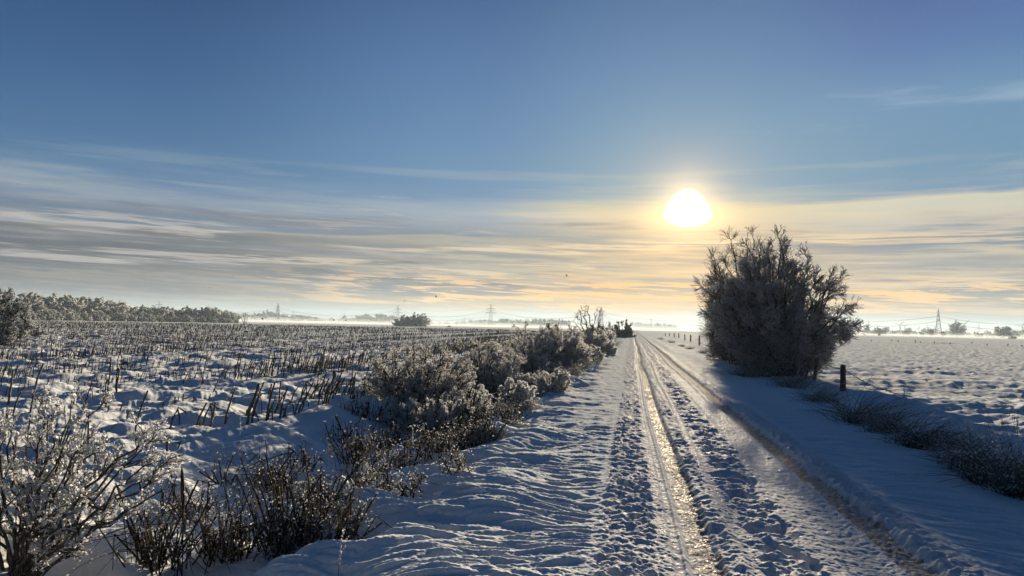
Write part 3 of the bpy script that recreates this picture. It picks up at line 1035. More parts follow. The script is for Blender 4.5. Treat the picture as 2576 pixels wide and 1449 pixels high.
def build_reeds():
    for c in CLUMPS:
        reed_clump(*c[:5], int(c[5] * 1.25), int(c[6] * 1.3))
    # one cattail that kept its head
    p = at(458, 1452)
    s = np.linalg.norm(p[:2]) / F_PIX
    root = empty('cattail', p, 'single upright cattail with a long dark seed head in the near reeds', 'cattail')
    P = np.array([[[0, 0, -.05], [-.004, 0, 60 * s], [-.012, 0, 120 * s], [-.02, 0, 175 * s]]])
    v, f = tubes(P, np.full((1, 4), .005), 6); mesh_obj('stem', v, f, M['reed'], root, True)
    hh = np.linspace(0, 1, 12)
    P = np.array([[(-.012 - .03 * t, 0, (150 + 100 * t) * s) for t in hh]])
    rr = np.array([[.004, .011, .0145, .0155, .016, .016, .0155, .015, .014, .012, .008, .001]])
    v, f = tubes(P, rr, 9); mesh_obj('seed_head', v, f, M['cattail'], root, True)
    P = np.array([[[-.042, 0, 250 * s], [-.045, 0, 265 * s], [-.046, 0, 285 * s]]])
    v, f = tubes(P, np.array([[.0014, .001, .0006]]), 3); mesh_obj('tip', v, f, M['reed_pale'], root)
    # thin frosted stalks standing alone
    for (X, Y, top, lean, lab) in ((850, 1449, 1335, .1, 'single thin frosted weed stalk with a side twig in the shaded snow'), (600, 1130, 1040, .0, 'thin frosted stalk between stubble and reeds'),
                                   (1035, 1180, 1090, .0, 'thin straight stalk standing before the reed heap')):
        p = at(X, Y); s = np.linalg.norm(p[:2]) / F_PIX; h = (Y - top) * s
        root = empty('weed_stalk', p, lab, 'weed')
        P = np.array([[[0, 0, -.03], [.01, 0, h * .3], [.012, .01, h * .6], [lean * h, 0, h]]])
        P2, R2 = spawn(P, np.full((1, 4), .003), 3, .3, .9, .8, h * .1, h * .25, .7, .0015, 3, .1, .1)
        v, f = join([tubes(P, np.array([[.0035, .003, .0025, .0015]]), 4), tubes(P2, R2, 3)])
        mesh_obj('stem', v, f, M['twig'], root)
        c, d = along_points(P, 90, .1, 1); c2, d2 = along_points(P2, 10, .1, 1)
        v, f = flakes(np.concatenate([c, c2]), .009, 1.6); mesh_obj('frost', v, f, M['frost'], root)


# ------------------------------------------------------------------ corn stubble
def stalk_mesh(h, lean, seed, leafy):
    r = np.random.default_rng(seed)
    P = np.array([[[0, 0, -.08], [lean[0] * h * .3, lean[1] * h * .3, h * .33], [lean[0] * h * .65, lean[1] * h * .65, h * .68], [lean[0] * h, lean[1] * h, h]]])
    P[0, 1:, :2] += r.normal(size=(3, 2)) * h * .02
    if seed % 3 == 0:
        P[0, 3] = P[0, 2] + [h * .22, h * r.uniform(-.15, .15), -h * r.uniform(-.05, .25)]
    parts = [tubes(P, np.array([[.021, .017, .016, .015]]) * r.uniform(.8, 1.2), 5)]
    for i in range(leafy):
        z = r.uniform(.15, .85) * h
        a = r.uniform(0, 6.28); o = np.array([math.cos(a), math.sin(a), 0])
        b = np.array([lean[0] * z, lean[1] * z, z])
        L = r.uniform(.25, .6) * h
        q = np.array([b, b + o * L * .3 + UP * L * .25, b + o * L * .55 - UP * L * .1, b + o * L * .6 - UP * L * .6])
        sd = np.cross(o, UP) * .012
        V = np.stack([q - sd, q + sd * [1, 1, 1]], 1).reshape(-1, 3)
        parts.append((V, np.array([[0, 1, 3, 2], [2, 3, 5, 4], [4, 5, 7, 6]])))
    return join(parts)


def build_stubble():
    rows = []
    k = 0
    us, vs, hs = [], [], []
    u0 = -6.1
    for i in range(260):
        u = u0 - .75 * i
        dens = .17
        vmax = 230
        n = int((vmax + abs(u) * .0 + 10) / dens)
        v = -4 + np.arange(n) * dens + rng.normal(size=n) * .035
        uu = u + rng.normal(size=n) * .022
        # tall standing rows, knee high, where the harvester missed; short stubs elsewhere
        if i in (0, 1): base = .52; keep = .30 + .5 * ss(9, 17, v)
        elif i in (2, 3): base = .10; keep = .10
        elif i in (4,): base = .13; keep = .22
        elif 5 <= i <= 9: base = .66 if i < 8 else .15; keep = (.95 if i in (5, 6, 7) else .7) * ss(21 - (i - 5), 23 - (i - 5), v) + .03
        elif 10 <= i <= 11: base = .15; keep = .75
        elif i in (12, 13): base = .10; keep = .12
        elif 14 <= i <= 17: base = .30; keep = .8
        else: base = (.34 if i % 11 in (0, 1, 2, 3) else .13); keep = (.9 if i % 11 in (0, 1, 2, 3) else .14)
        patch = pn(uu * .12, v * .05, 131)
        keep = keep * (.75 + .6 * patch) if i > 3 else keep * np.ones(n)
        hh = base * rng.uniform(.6, 1.25, n) * (1 + .25 * patch)
        if i == 0:
            hh = np.where(v < 10.5, rng.uniform(.1, .28, n), hh)
        d = np.hypot(uu, v)
        thin = np.clip(50.0 / np.maximum(d, 1), .10, 1)
        az = np.degrees(np.arctan2(uu, v)) + math.degrees(PHI)
        ok = (rng.random(n) < keep * thin) & (az > -41) & (az < 15) & (v > 2) & (d < 240)
        us.append(uu[ok]); vs.append(v[ok]); hs.append(hh[ok])
    u = np.concatenate(us); v = np.concatenate(vs); h = np.concatenate(hs)
    d = np.hypot(u, v)
    wide = 1.2 * np.where(d > 55, np.clip(d / 55, 1, 2.6), 1.0)
    x, y = xy(u, v); z = height(u, v)
    print('stalks', len(u))
    size = h / d
    # must be inside the frame
    cx = np.stack([x, y, z + h * .5 - CAM_Z], 1) @ CR
    sx = 1288 + F_PIX * cx[:, 0] / -cx[:, 2]; sy = 724.5 - F_PIX * cx[:, 1] / -cx[:, 2]
    vis = (cx[:, 2] < 0) & (sx > 5) & (sx < 1300) & (sy < 1440) & ~((sx < 370) & (sy > 1080)) & ~((sx > 960) & (sy > 900)) & ~((sx > 1130) & (sy > 880))
    order = np.argsort(-np.where(vis, size, 0))
    big = order[:300]
    rest = np.setdiff1d(np.arange(len(u)), big)
    protos = []
    for j in range(10):
        lean = (rng.uniform(.10, .55), rng.uniform(-.1, .1))
        vv, ff = stalk_mesh(.5, lean, 50 + j, [0, 1, 2, 1, 3, 0, 1, 2, 0, 4][j])
        protos.append((vv, ff))
    shorts = []
    for j in range(6):
        lean = (rng.uniform(-.1, .25), rng.uniform(-.15, .15))
        shorts.append(stalk_mesh(.15, lean, 80 + j, [0, 1, 0, 1, 0, 2][j]))
    first = {}
    for t in big:
        tall = h[t] > .26
        j = int(rng.integers(0, 10 if tall else 6))
        key = (tall, j)
        if key not in first:
            vv, ff = (protos if tall else shorts)[j]
            o = mesh_obj('corn_stalk', vv, ff, M['corn'])
            first[key] = o
        else:
            o = first[key].copy(); col.objects.link(o)
        if tall:
            tag(o, 'tall broken corn stalk leaning right in the standing rows of the stubble field', 'corn stalk', 'tall broken corn stalks')
        else:
            tag(o, 'short cut corn stub poking out of the snow of the stubble field', 'corn stalk', 'short corn stubs')
        o.location = (x[t], y[t], z[t])
        k_ = h[t] / (.5 if tall else .15)
        o.scale = (1.0 + .1 * rng.normal(), 1.0, k_)
        o.rotation_euler = (0, 0, rng.uniform(-.5, .5))
    # everything smaller: one mass
    r = rest
    n = len(r)
    lx = rng.uniform(-.05, .35, n); ly = rng.uniform(-.15, .15, n)
    P = np.zeros((n, 3, 3))
    for i, t in enumerate((-.12, .5, 1.0)):
        P[:, i, 0] = x[r] + lx * h[r] * t; P[:, i, 1] = y[r] + ly * h[r] * t; P[:, i, 2] = z[r] + h[r] * t
    rad = np.array([[.013, .012, .011]]) * wide[r][:, None] * rng.uniform(.7, 1.2, n)[:, None]
    parts = [tubes(P, rad, 3)]
    # torn husk leaves
    q = rng.random(n) < .5
    c = P[q, 1] + rng.normal(size=(q.sum(), 3)) * .02
    parts.append(flakes(c, .09, 3.0))
    v_, f_ = join(parts)
    o = mesh_obj('corn_stubble', v_, f_, M['corn'])
    tag(o, 'rows of dark cut corn stubble running away over the snowy field', 'stubble', kind='stuff')
    # rime on the stubble's shaded tops
    return x, y, z, h, big


# ------------------------------------------------------------------ right verge: grass, weeds, fence
def grass_tuft(label, X, Y, top, width, n, mat='grass', wind=.6, name='grass_tuft', cat='grass'):
    if name == 'grass_tuft' and Y > 900: top = Y - (Y - top) * 1.3; n = int(n * .5)
    p = at(X, Y); s = np.linalg.norm(p[:2]) / F_PIX
    h = (Y - top) * s; rx = width * .5 * s
    root = empty(name, p, label, cat)
    b = rng.normal(size=(n, 3)) * [rx * .27, rx * .35, 0] - [0, 0, .03]
    dirs = np.stack([rng.normal(size=n) * .45 + wind * .3, rng.normal(size=n) * .45, np.ones(n)], 1)
    P = np.zeros((n, 6, 3)); P[:, 0] = b
    dd = norm(dirs); L = h * rng.uniform(.5, 1.35, n)
    for i in range(5):
        dd = norm(dd + np.stack([np.sign(dirs[:, 0]) * .22, dirs[:, 1] * .1, -np.full(n, .13)], 1) * rng.uniform(.1, 1.6, (n, 1)))
        P[:, i + 1] = P[:, i] + dd * (L / 5)[:, None]
    w = np.linspace(1, .3, 6)[None] * rng.uniform(.003, .006, n)[:, None]
    v, f = tubes(P, w, 3)
    mesh_obj('blades', v, f, M[mat], root)
    c, d = along_points(P, 6, .2, 1)
    v, f = flakes(c, .022, 2.2, d); mesh_obj('frost', v, f, M['frost'], root)
    return root


TUFTS = [
    ('frosted grass along the foot of the big willow clump', 1870, 945, 905, 130, 420, 'grass'),
    ('grassy weeds under the right side of the big willow', 1985, 975, 930, 150, 520, 'grass'),
    ('rimed grass between the willow and the thick fence post', 2060, 1010, 965, 130, 420, 'grass'),
    ('rounded dark tussock with long pale blades right below the thick fence post', 2150, 1065, 988, 120, 520, 'grass_dark'),
    ('flattened grass right of the rounded dark tussock', 2225, 1085, 1020, 130, 420, 'grass'),
    ('darkest grass tussock in the middle of the shaded right verge', 2300, 1125, 1050, 130, 560, 'grass_dark'),
    ('thin frosted grass right of the darkest tussock', 2390, 1130, 1075, 110, 260, 'grass'),
    ('grass fan on the blue snow left of the wiry weeds', 2420, 1175, 1110, 150, 360, 'grass'),
    ('low grass at the left foot of the wiry weeds', 2485, 1215, 1130, 130, 460, 'grass_dark'),
    ('dense dark grass in the right edge corner of the verge', 2565, 1250, 1120, 130, 560, 'grass_dark'),
]


def build_edge_weeds():
    for i, (X, Y, top, w) in enumerate(((1215, 1110, 1060, 90), (1265, 1065, 1015, 90), (1310, 1035, 985, 80), (1350, 1005, 955, 90), (1395, 975, 925, 80), (1430, 950, 905, 60), (1462, 928, 885, 60), (1490, 908, 872, 50), (1513, 892, 860, 40), (1530, 880, 850, 36), (1545, 868, 846, 30))):
        o = grass_tuft('rimed weeds along the foot of the hedge where the snowy verge begins', X, Y, top, w, 300 if i < 6 else 160, 'grass', .2, 'rimed_weeds', 'weeds')
        o['group'] = 'rimed weeds along the foot of the hedge'


def build_right_verge():
    for t in TUFTS:
        grass_tuft(*t)
    # wiry weeds near the right edge
    for (X, Y, top, w, lab) in ((2520, 1165, 1050, 120, 'wiry leafless weeds crossing each other near the right edge'), (2575, 1200, 1060, 90, 'dark wiry weeds cut by the right edge of the picture'),
                                (2440, 1130, 1075, 60, 'small sparse weed with a few upright twigs on the shaded verge')):
        p = at(X, Y); s = np.linalg.norm(p[:2]) / F_PIX
        h = (Y - top) * s
        root = empty('wiry_weed', p, lab, 'weed')
        n = 16
        b = rng.normal(size=(n, 3)) * [w * s * .35, w * s * .3, 0] - [0, 0, .03]
        dirs = np.stack([rng.normal(size=n) * .5, rng.normal(size=n) * .4, np.ones(n)], 1)
        P, Rr = grow(b, dirs, h * rng.uniform(.7, 1.2, n), np.full(n, .003), np.full(n, .0015), 5, .07)
        P1, R1 = spawn(P, Rr, 5, .2, .95, .8, h * .12, h * .4, .7, .0014, 4, .12, .0)
        v, f = join([tubes(P, Rr, 4), tubes(P1, R1, 3)])
        mesh_obj('stems', v, f, M['twig_dark'], root)
        c, d = along_points(P1, 2, .2, 1)
        v, f = flakes(c, .012, 1.8); mesh_obj('frost', v, f, M['frost_grey'], root)
    # rimed spikes standing alone in the shaded snow
    for (X, Y, top, lab) in ((2275, 1020, 985, 'fully rimed white dock stalk standing in the blue snow shadow'), (2560, 1100, 1060, 'thin rimed stalk near the right edge of the meadow')):
        p = at(X, Y); s = np.linalg.norm(p[:2]) / F_PIX; h = (Y - top) * s
        root = empty('weed_stalk', p, lab, 'weed')
        P = np.array([[[0, 0, -.03], [.005, 0, h * .5], [0, .01, h]]])
        v, f = tubes(P, np.array([[.006, .006, .004]]), 5); mesh_obj('stem', v, f, M['twig'], root)
        c, d = along_points(P, 130, .2, 1)
        v, f = flakes(c + rng.normal(size=c.shape) * [.012, .012, .004], .02, 1.5, UP); mesh_obj('frost', v, f, M['frost'], root)
    # snow-covered tufts beside the far fence
    for i, (X, Y, t, w) in enumerate(((1688, 862, 852, 34), (1735, 878, 866, 34), (1662, 853, 846, 22), (1768, 888, 872, 40), (1714, 871, 862, 24))):
        grass_tuft('low snowy grass tuft by the distant fence posts', X, Y, t, w, 160, 'grass')['group'] = 'snowy tufts by the distant fence'


def post_mesh(h, r, sides=8, tilt=(0, 0), cone=.9):
    zs = np.array([-.3, 0, h * .5, h * .93, h])
    P = np.array([[(tilt[0] * z, tilt[1] * z, z) for z in zs]])
    rr = np.array([[r, r * 1.0, r * .98, r * .95, r * .8]])
    v, f = tubes(P, rr, sides)
    n = len(v)
    v = np.concatenate([v, [P[0, -1] + [0, 0, r * .15]]])
    top = np.arange(n - sides, n)
    tri = np.stack([top, np.roll(top, -1), np.full(sides, n), np.full(sides, n)], 1)
    # wood is never quite round
    v[:, :2] += rng.normal(size=(len(v), 2)) * r * .05
    return v, np.concatenate([f, tri])


def tri_quads(f):
    return f


def sag_wire(a, b, sag, n=14, r=.004):
    t = np.linspace(0, 1, n)[:, None]
    P = a * (1 - t) + b * t
    P[:, 2] -= sag * 4 * (t * (1 - t))[:, 0]
    return P[None], np.full((1, n), r)


def build_fences():
    # near fence: slanting thin post, thick post, rimed wire running into the snow
    a = at(2048, 958); b = at(2120, 982)
    root = empty('wire_fence', b, 'old wire fence by the big willow, one thick post, one slanting post, frosted wire', 'fence')
    sb = np.linalg.norm(b[:2]) / F_PIX; sa = np.linalg.norm(a[:2]) / F_PIX
    hb = 58 * sb; ha = 50 * sa

    def pm(h, r, tilt, nm, off):
        v, f = post_mesh(h, r, 9, tilt)
        tri = f[-9:, :3]; quads = f[:-9]
        me_v = v + off
        o = mesh_obj(nm, me_v, quads, M['post'], root, True)
        o2 = mesh_obj('post_top', me_v, tri, M['post'], o)
        return o
    pm(hb, .088, (.01, 0), 'post', np.zeros(3))
    pm(ha, .075, (.18, .05), 'post', a - b)
    ta = (a - b) + [.18 * ha * .95, 0, ha * .93]; tb = np.array([.05, 0, hb * .82])
    c = at(2290, 1010) - b + [0, 0, .02]; c2 = at(2200, 985) - b + [0, 0, .12]
    ws, fr = [], []
    for (p, q, sg) in ((ta, tb, .06), (tb, c2, .03), (c2, c, -.03)):
        P, rr = sag_wire(np.array(p), np.array(q), sg, 30, .0035)
        ws.append(tubes(P, rr, 4))
        cc, d = along_points(P, 380, 0, 1)
        fr.append(flakes(cc + rng.normal(size=cc.shape) * .007, .028, 1.8))
    v, f = join(ws); mesh_obj('wire', v, f, M['wire'], root)
    v, f = join(fr); mesh_obj('frost', v, f, M['frost_grey'], root)
    # a broken rail lying against the slanting post
    P = np.array([[list(at(1995, 972) - b + [0, 0, .12]), list(at(2035, 965) - b + [0, 0, .22]), list(at(2068, 952) - b + [0, 0, .3])]])
    v, f = tubes(P, np.array([[.03, .03, .022]]), 6); mesh_obj('rail', v, f, M['post'], root, True)
    # far fence with seven posts
    posts = [(1759, 868, 22), (1737, 859, 16), (1723, 855, 14.5), (1708, 850, 11.5), (1696, 848.5, 10), (1684, 846, 8), (1674, 844.5, 6)]
    pts = [at(X, Y) for X, Y, _ in posts]
    root = empty('post_fence', pts[0], 'distant fence of short dark posts right of the road end', 'fence')
    tops = []
    for (X, Y, hp), p in zip(posts, pts):
        s = np.linalg.norm(p[:2]) / F_PIX
        h = min(hp * s, 1.25)
        tl = rng.uniform(-.08, .08)
        v, f = post_mesh(h, .11, 7, (tl, 0))
        o = mesh_obj('post', v + (p - pts[0]), f[:-7], M['post'], root, True)
        mesh_obj('post_top', v + (p - pts[0]), f[-7:, :3], M['post'], o)
        tops.append(p - pts[0] + [tl * h, 0, h * .85])
    ws = []
    for p, q in zip(tops[:-1], tops[1:]):
        ws.append(tubes(*sag_wire(p, q, .05, 8, .006), 3))
    v, f = join(ws); mesh_obj('wire', v, f, M['wire'], root)
    # lone posts across the meadow
    first = None
    for i, (X, Y, hp) in enumerate(((2243, 858.5, 3.5), (2260, 860, 4), (2303, 862, 6), (2315, 862, 3), (2391, 866, 3.5), (2445, 864, 4), (2483, 869, 4), (2535, 871, 5), (2350, 864, 4), (2571, 872, 3), (2192, 858, 3))):
        p = at(X, Y)
        if first is None:
            v, f = post_mesh(1.0, .11, 7, (.04, 0))
            o = mesh_obj('marsh_post', v, f[:-7], M['post'], None, True); first = o
        else:
            o = first.copy(); col.objects.link(o)
        s = np.linalg.norm(p[:2]) / F_PIX
        o.location = p; o.scale = (1, 1, min(hp * s, 1.7)); o.rotation_euler = (rng.uniform(-.1, .1), rng.uniform(-.2, .2), i)
        tag(o, 'short dark post on the far side of the right meadow', 'post', 'posts across the right meadow')
    # low dark sedge lines before the fog
    for i, (X, Y, w, t) in enumerate(((2380, 864.5, 60, 3.5), (2320, 863.5, 60, 1.5), (2440, 867, 120, 2), (2235, 860, 80, 1.2))):
        grass_tuft(['dark sedge strip across the right meadow under the tall pylon', 'thin dark line of sedge left of the tall pylon', 'long broken sedge strip at the right of the far meadow', 'faint sedge line at the left end of the far meadow'][i],
                   X, Y, Y - t, w, 500, 'grass_dark', name='sedge_strip')


# ------------------------------------------------------------------ distant trees
def far_tree_mesh(name, h, w, seed, low=False, lumps=30, n=5200, conic=False):
    """A prototype kept out of the scene until placed."""
    global rng
    keep = rng; rng = np.random.default_rng(seed)
    root = empty(name, (0, 0, 0))
    base = np.tile([[0, 0, -.3]], (14, 1)).astype(float)
    if conic:
        z = rng.uniform(.1, 1, n) ** .85
        a = rng.uniform(0, 6.28, n)
        tier = .75 + .25 * np.cos(z * 40)
        r = w * .5 * (1.02 - z) * np.sqrt(rng.uniform(.15, 1, n)) * tier
        c = np.stack([r * np.cos(a), r * np.sin(a), z * h - r * .25], 1)
        P = np.array([[[0, 0, -.3], [0, 0, h * .5], [0, 0, h * .97]]])
        v, f = tubes(P, np.array([[.16, .1, .02]]), 5); mesh_obj('trunk', v, f, M['far_trunk'], root)
        v, f = flakes(c, h * .075, 1.8); mesh_obj('crown', v, f, M['conifer'], root)
    else:
        cz, ez = (.18, .80) if low else (.55, .46)
        T = targets_in(lambda p: ((p[:, 0] / (w * .5)) ** 2 + (p[:, 1] / (w * .5)) ** 2 + ((p[:, 2] - h * cz) / (h * ez)) ** 2) < 1, lumps, (-w, -w, h * .1), (w, w, h))
        if not low: T[:, :2] *= (1.15 - .5 * np.abs(T[:, 2:3] / h - .45))
        P0, R0 = bezier_limbs(np.tile([[0, 0, -.3]], (lumps, 1)).astype(float) + (T * [.6, .6, 0] if low else 0) + rng.normal(size=(lumps, 3)) * [.3, .3, 0], T, .15, 6, np.full(lumps, h * .012), np.full(lumps, .03), .02)
        v, f = tubes(P0, R0, 4); mesh_obj('trunk', v, f, M['far_trunk'], root)
        P1, R1 = spawn(P0, R0, 6, .4, 1, .7, h * .08, h * .17, .4, .035, 4, .2, .05)
        if low: P1[..., 2] = np.maximum(P1[..., 2], 0)
        k = n // (lumps * 6)
        cc, d = along_points(P1, max(2, k), .1, 1)
        cc = cc + rng.normal(size=cc.shape) * h * .018
        v, f = join([tubes(P1, R1, 3), flakes(cc, h * .06, 1.3, d + UP * .4)])
        mesh_obj('crown', v, f, M['far_frost'], root)
    rng = keep
    return root


def drop_proto(root):
    for c in list(root.children): bpy.data.objects.remove(c)
    bpy.data.objects.remove(root)


def build_far_trees():
    protos = [far_tree_mesh('rimed_tree', 12, w, 200 + i, lumps=L, n=5200) for i, (w, L) in enumerate(((9, 34), (11, 40), (8, 28), (12, 44)))]
    low = [far_tree_mesh('rimed_bush', 6, 9, 220 + i, lumps=60, n=9000, low=True) for i in range(2)]
    con = [far_tree_mesh('distant_conifer', 12, 4.6, 230 + i, conic=True, n=1500) for i in range(2)]

    def place(pr, X, dist, hpix, label, cat, group=None, wide=1.0):
        p = far_at(X, dist)
        hh = {id(a): 12 for a in protos + con}.get(id(pr), 6)
        s = hpix * dist / F_PIX / hh
        o = dup(pr, p - [0, 0, .2], rng.uniform(0, 6.28), (s * wide, s * wide, s), label, group)
        o['category'] = cat
        return o
    # the wood at the left: profile of its tree tops
    prof = [(70, 60), (100, 60), (130, 56), (160, 54), (190, 50), (220, 50), (250, 46), (280, 46), (300, 40), (330, 38), (360, 37), (390, 35), (420, 33), (445, 32), (470, 35), (490, 33), (515, 34), (526, 40), (545, 32), (565, 28), (580, 24)]
    g = 'rimed trees of the wood behind the stubble field'
    k = 0
    for (X, hp) in prof:
        t = (X - 70) / 510.0
        place(protos[k % 4], X, 330 + 110 * t, hp * 1.08 * rng.uniform(.88, 1.05), 'pale rimed tree in the wood along the far left edge of the stubble field', 'tree', g, 1.35); k += 1
        place(protos[(k + 1) % 4], X + 14, 355 + 110 * t, hp * rng.uniform(.85, 1.0), 'pale rimed tree in the wood along the far left edge of the stubble field', 'tree', g, 1.4)
    g2 = 'rimed bushes at the foot of the wood'
    for X in range(75, 590, 23):
        t = (X - 70) / 510.0
        place(low[k % 2], X + rng.uniform(-6, 6), 312 + 105 * t, (27 - 10 * t) * rng.uniform(.7, 1.1), 'low rimed bush at the foot of the wood beyond the stubble field', 'bush', g2, 1.15); k += 1
    place(low[0], 594, 425, 10, 'small low bush just off the right end of the wood', 'bush')
    # pair of round bushes standing alone in the field
    place(low[0], 1018, 430, 30, 'left and lower half of the lone round bush pair in front of the fog', 'bush', None, 1.35)
    place(low[1], 1050, 436, 36, 'right and higher half of the lone round bush pair in front of the fog', 'bush', None, 1.3)
    place(low[1], 1130, 470, 5, 'tiny snow-covered bush right of the lone round bush pair', 'bush', None, 1.6)
    # thin young tree left of the fog
    p = far_at(614, 300)
    s = 300 / F_PIX
    root = empty('young_tree', p, 'thin young tree with an open crown just right of the wood', 'tree')
    T = np.array([[-14, 0, 23], [-6, 3, 28], [4, -3, 26], [8, 2, 20], [-10, 4, 18], [0, 0, 22]], float) * s
    b = np.array([[0, 0, -1], [2, 0, -1], [4, 0, -1], [5, 0, -1], [0, 1, -1], [2, 1, -1]], float) * s
    P0, R0 = bezier_limbs(b, T, .2, 6, np.full(6, .09), np.full(6, .03), .02)
    P1, R1 = spawn(P0, R0, 7, .45, 1, .8, .5, 1.2, .5, .03, 3, .2, .1)
    c, d = along_points(P1, 5, .1, 1)
    v, f = tubes(P0, R0, 4); mesh_obj('trunk', v, f, M['far_trunk'], root)
    v, f = join([tubes(P1, R1, 3), flakes(c, .22, 2)]); mesh_obj('crown', v, f, M['far_frost'], root)
    # tree line behind the fog
    gl = 'trees of the hazy line beyond the fog'
    for i in range(66):
        X = 592 + i * 12.8 + rng.uniform(-5, 5)
        dist = rng.uniform(1650, 1800)
        hp = (13 + 5 * math.sin(X * .021) + rng.uniform(-3, 3)) * (1 if X < 1000 else .8)
        if X > 1430: continue
        place(protos[i % 4], X, dist, max(8, hp * 1.25), 'hazy grey tree in the long tree line behind the fog', 'tree', gl, 1.7)
    for (X, hp) in ((920, 24), (866, 18), (1078, 17), (740, 12)):
        place(protos[2], X, 1850, hp, {920: 'tallest round-topped tree of the hazy line left of the lone bush pair', 866: 'second tallest round tree in the hazy line, under the faint pylons', 1078: 'hazy dark tree right above the lone bush pair',
                                      740: 'hazy dark tree right of the tall left pylon'}[X], 'tree', None, 1.2)
    # conifer block
    for i in range(26):
        X = 1340 + i * 3.7 + rng.uniform(-1, 1)
        place(con[i % 2], X, 1650 + rng.uniform(-60, 60), 19 + rng.uniform(-2.5, 2), 'dark conifer in the straight-edged plantation beyond the fog', 'conifer', 'conifers of the plantation beyond the fog', 1.3)
    for i in range(16):
        X = 1604 + i * 6 + rng.uniform(-2, 2)
        place(con[i % 2] if i % 3 else protos[0], X, 2300, 13 + rng.uniform(-3, 3), 'faint tree low on the horizon between road end and big willow', 'tree', 'faint trees between road end and willow', 2.0)
    # misty trees at the right
    for i in range(30):
        X = 2180 + i * 13.6 + rng.uniform(-5, 5)
        dist = rng.uniform(900, 1300)
        hp = 15 + rng.uniform(-5, 4)
        place(protos[i % 4], X, dist, hp, 'misty grey tree standing in the fog across the right meadow', 'tree', 'misty trees in the fog at the right', 1.5)
    place(protos[3], 2408, 1000, 36, 'large round misty tree right of the tall pylon', 'tree', None, 1.0)
    place(protos[1], 2523, 820, 27, 'broad misty clump near the right edge of the far meadow', 'bush', None, 1.7)
    place(low[0], 2547, 560, 9, 'small round bush in the far right meadow below the broad misty clump', 'bush', None, 1.2)
    place(low[1], 2212, 620, 9, 'single tiny bush in the far meadow just right of the big willow', 'bush', None, .6)
    for r in protos + low + con:
        drop_proto(r)


# ------------------------------------------------------------------ pylons, lines, turbines
def seg_tubes(segs, r):
    P = np.array(segs, float)
    return tubes(P, np.full((len(P), 2), r * 1.45), 4)


def pylon_proto(kind):
    root = empty('power_pylon', (0, 0, 0))
    Hh = 34.0
    wid = lambda z: 3.2 * (1 - z / Hh) ** 1.15 + .55
    legs = []
    for sx in (-1, 1):
        for sy in (-1, 1):
            zs = np.linspace(0, Hh * .93, 9)
            for a, b in zip(zs[:-1], zs[1:]):
                legs.append([[sx * wid(a), sy * wid(a), a], [sx * wid(b), sy * wid(b), b]])
    v, f = seg_tubes(legs, .16)
    mesh_obj('mast', v, f, M['steel'], root)
    br = []
    zs = np.linspace(0, Hh * .93, 12)
    for a, b in zip(zs[:-1], zs[1:]):
        wa, wb = wid(a), wid(b)
        for (p, q) in (((-1, -1), (1, -1)), ((1, -1), (1, 1)), ((1, 1), (-1, 1)), ((-1, 1), (-1, -1))):
            br.append([[p[0] * wa, p[1] * wa, a], [q[0] * wb, q[1] * wb, b]])
            br.append([[q[0] * wa, q[1] * wa, a], [p[0] * wb, p[1] * wb, b]])
    v, f = seg_tubes(br, .09)
    mesh_obj('bracing', v, f, M['steel'], root)
    arms = ((Hh * .60, 8.4), (Hh * .79, 6.2))
    for z, L in arms:
        s = []
        for sx in (-1, 1):
            for sy in (-.7, .7):
                s.append([[0, sy, z], [sx * L, 0, z + .1]]); s.append([[0, sy, z + 1.9], [sx * L, 0, z + .2]])
            for t in (.3, .55, .8):
                s.append([[sx * L * t, 0, z], [sx * L * t, 0, z + 1.9 * (1 - t)]])
        v, f = seg_tubes(s, .15)
        arm = mesh_obj('crossarm', v, f, M['steel'], root)
        s = []
        for sx in (-1, 1):
            for t in (.55, 1.0): s.append([[sx * L * t, 0, z], [sx * L * t, 0, z - 1.9]])
        v, f = seg_tubes(s, .12)
        mesh_obj('insulators', v, f, M['steel'], arm)
    s = []
    for sx in (-1, 1):
        s += [[[0, .3, Hh * .90], [sx * 2.9, 0, Hh]], [[0, -.3, Hh * .90], [sx * 2.9, 0, Hh]], [[0, 0, Hh * .94], [sx * 2.9, 0, Hh]]]
    v, f = seg_tubes(s, .14)
    mesh_obj('earth_wire_horns', v, f, M['steel'], root)
    return root, Hh, arms


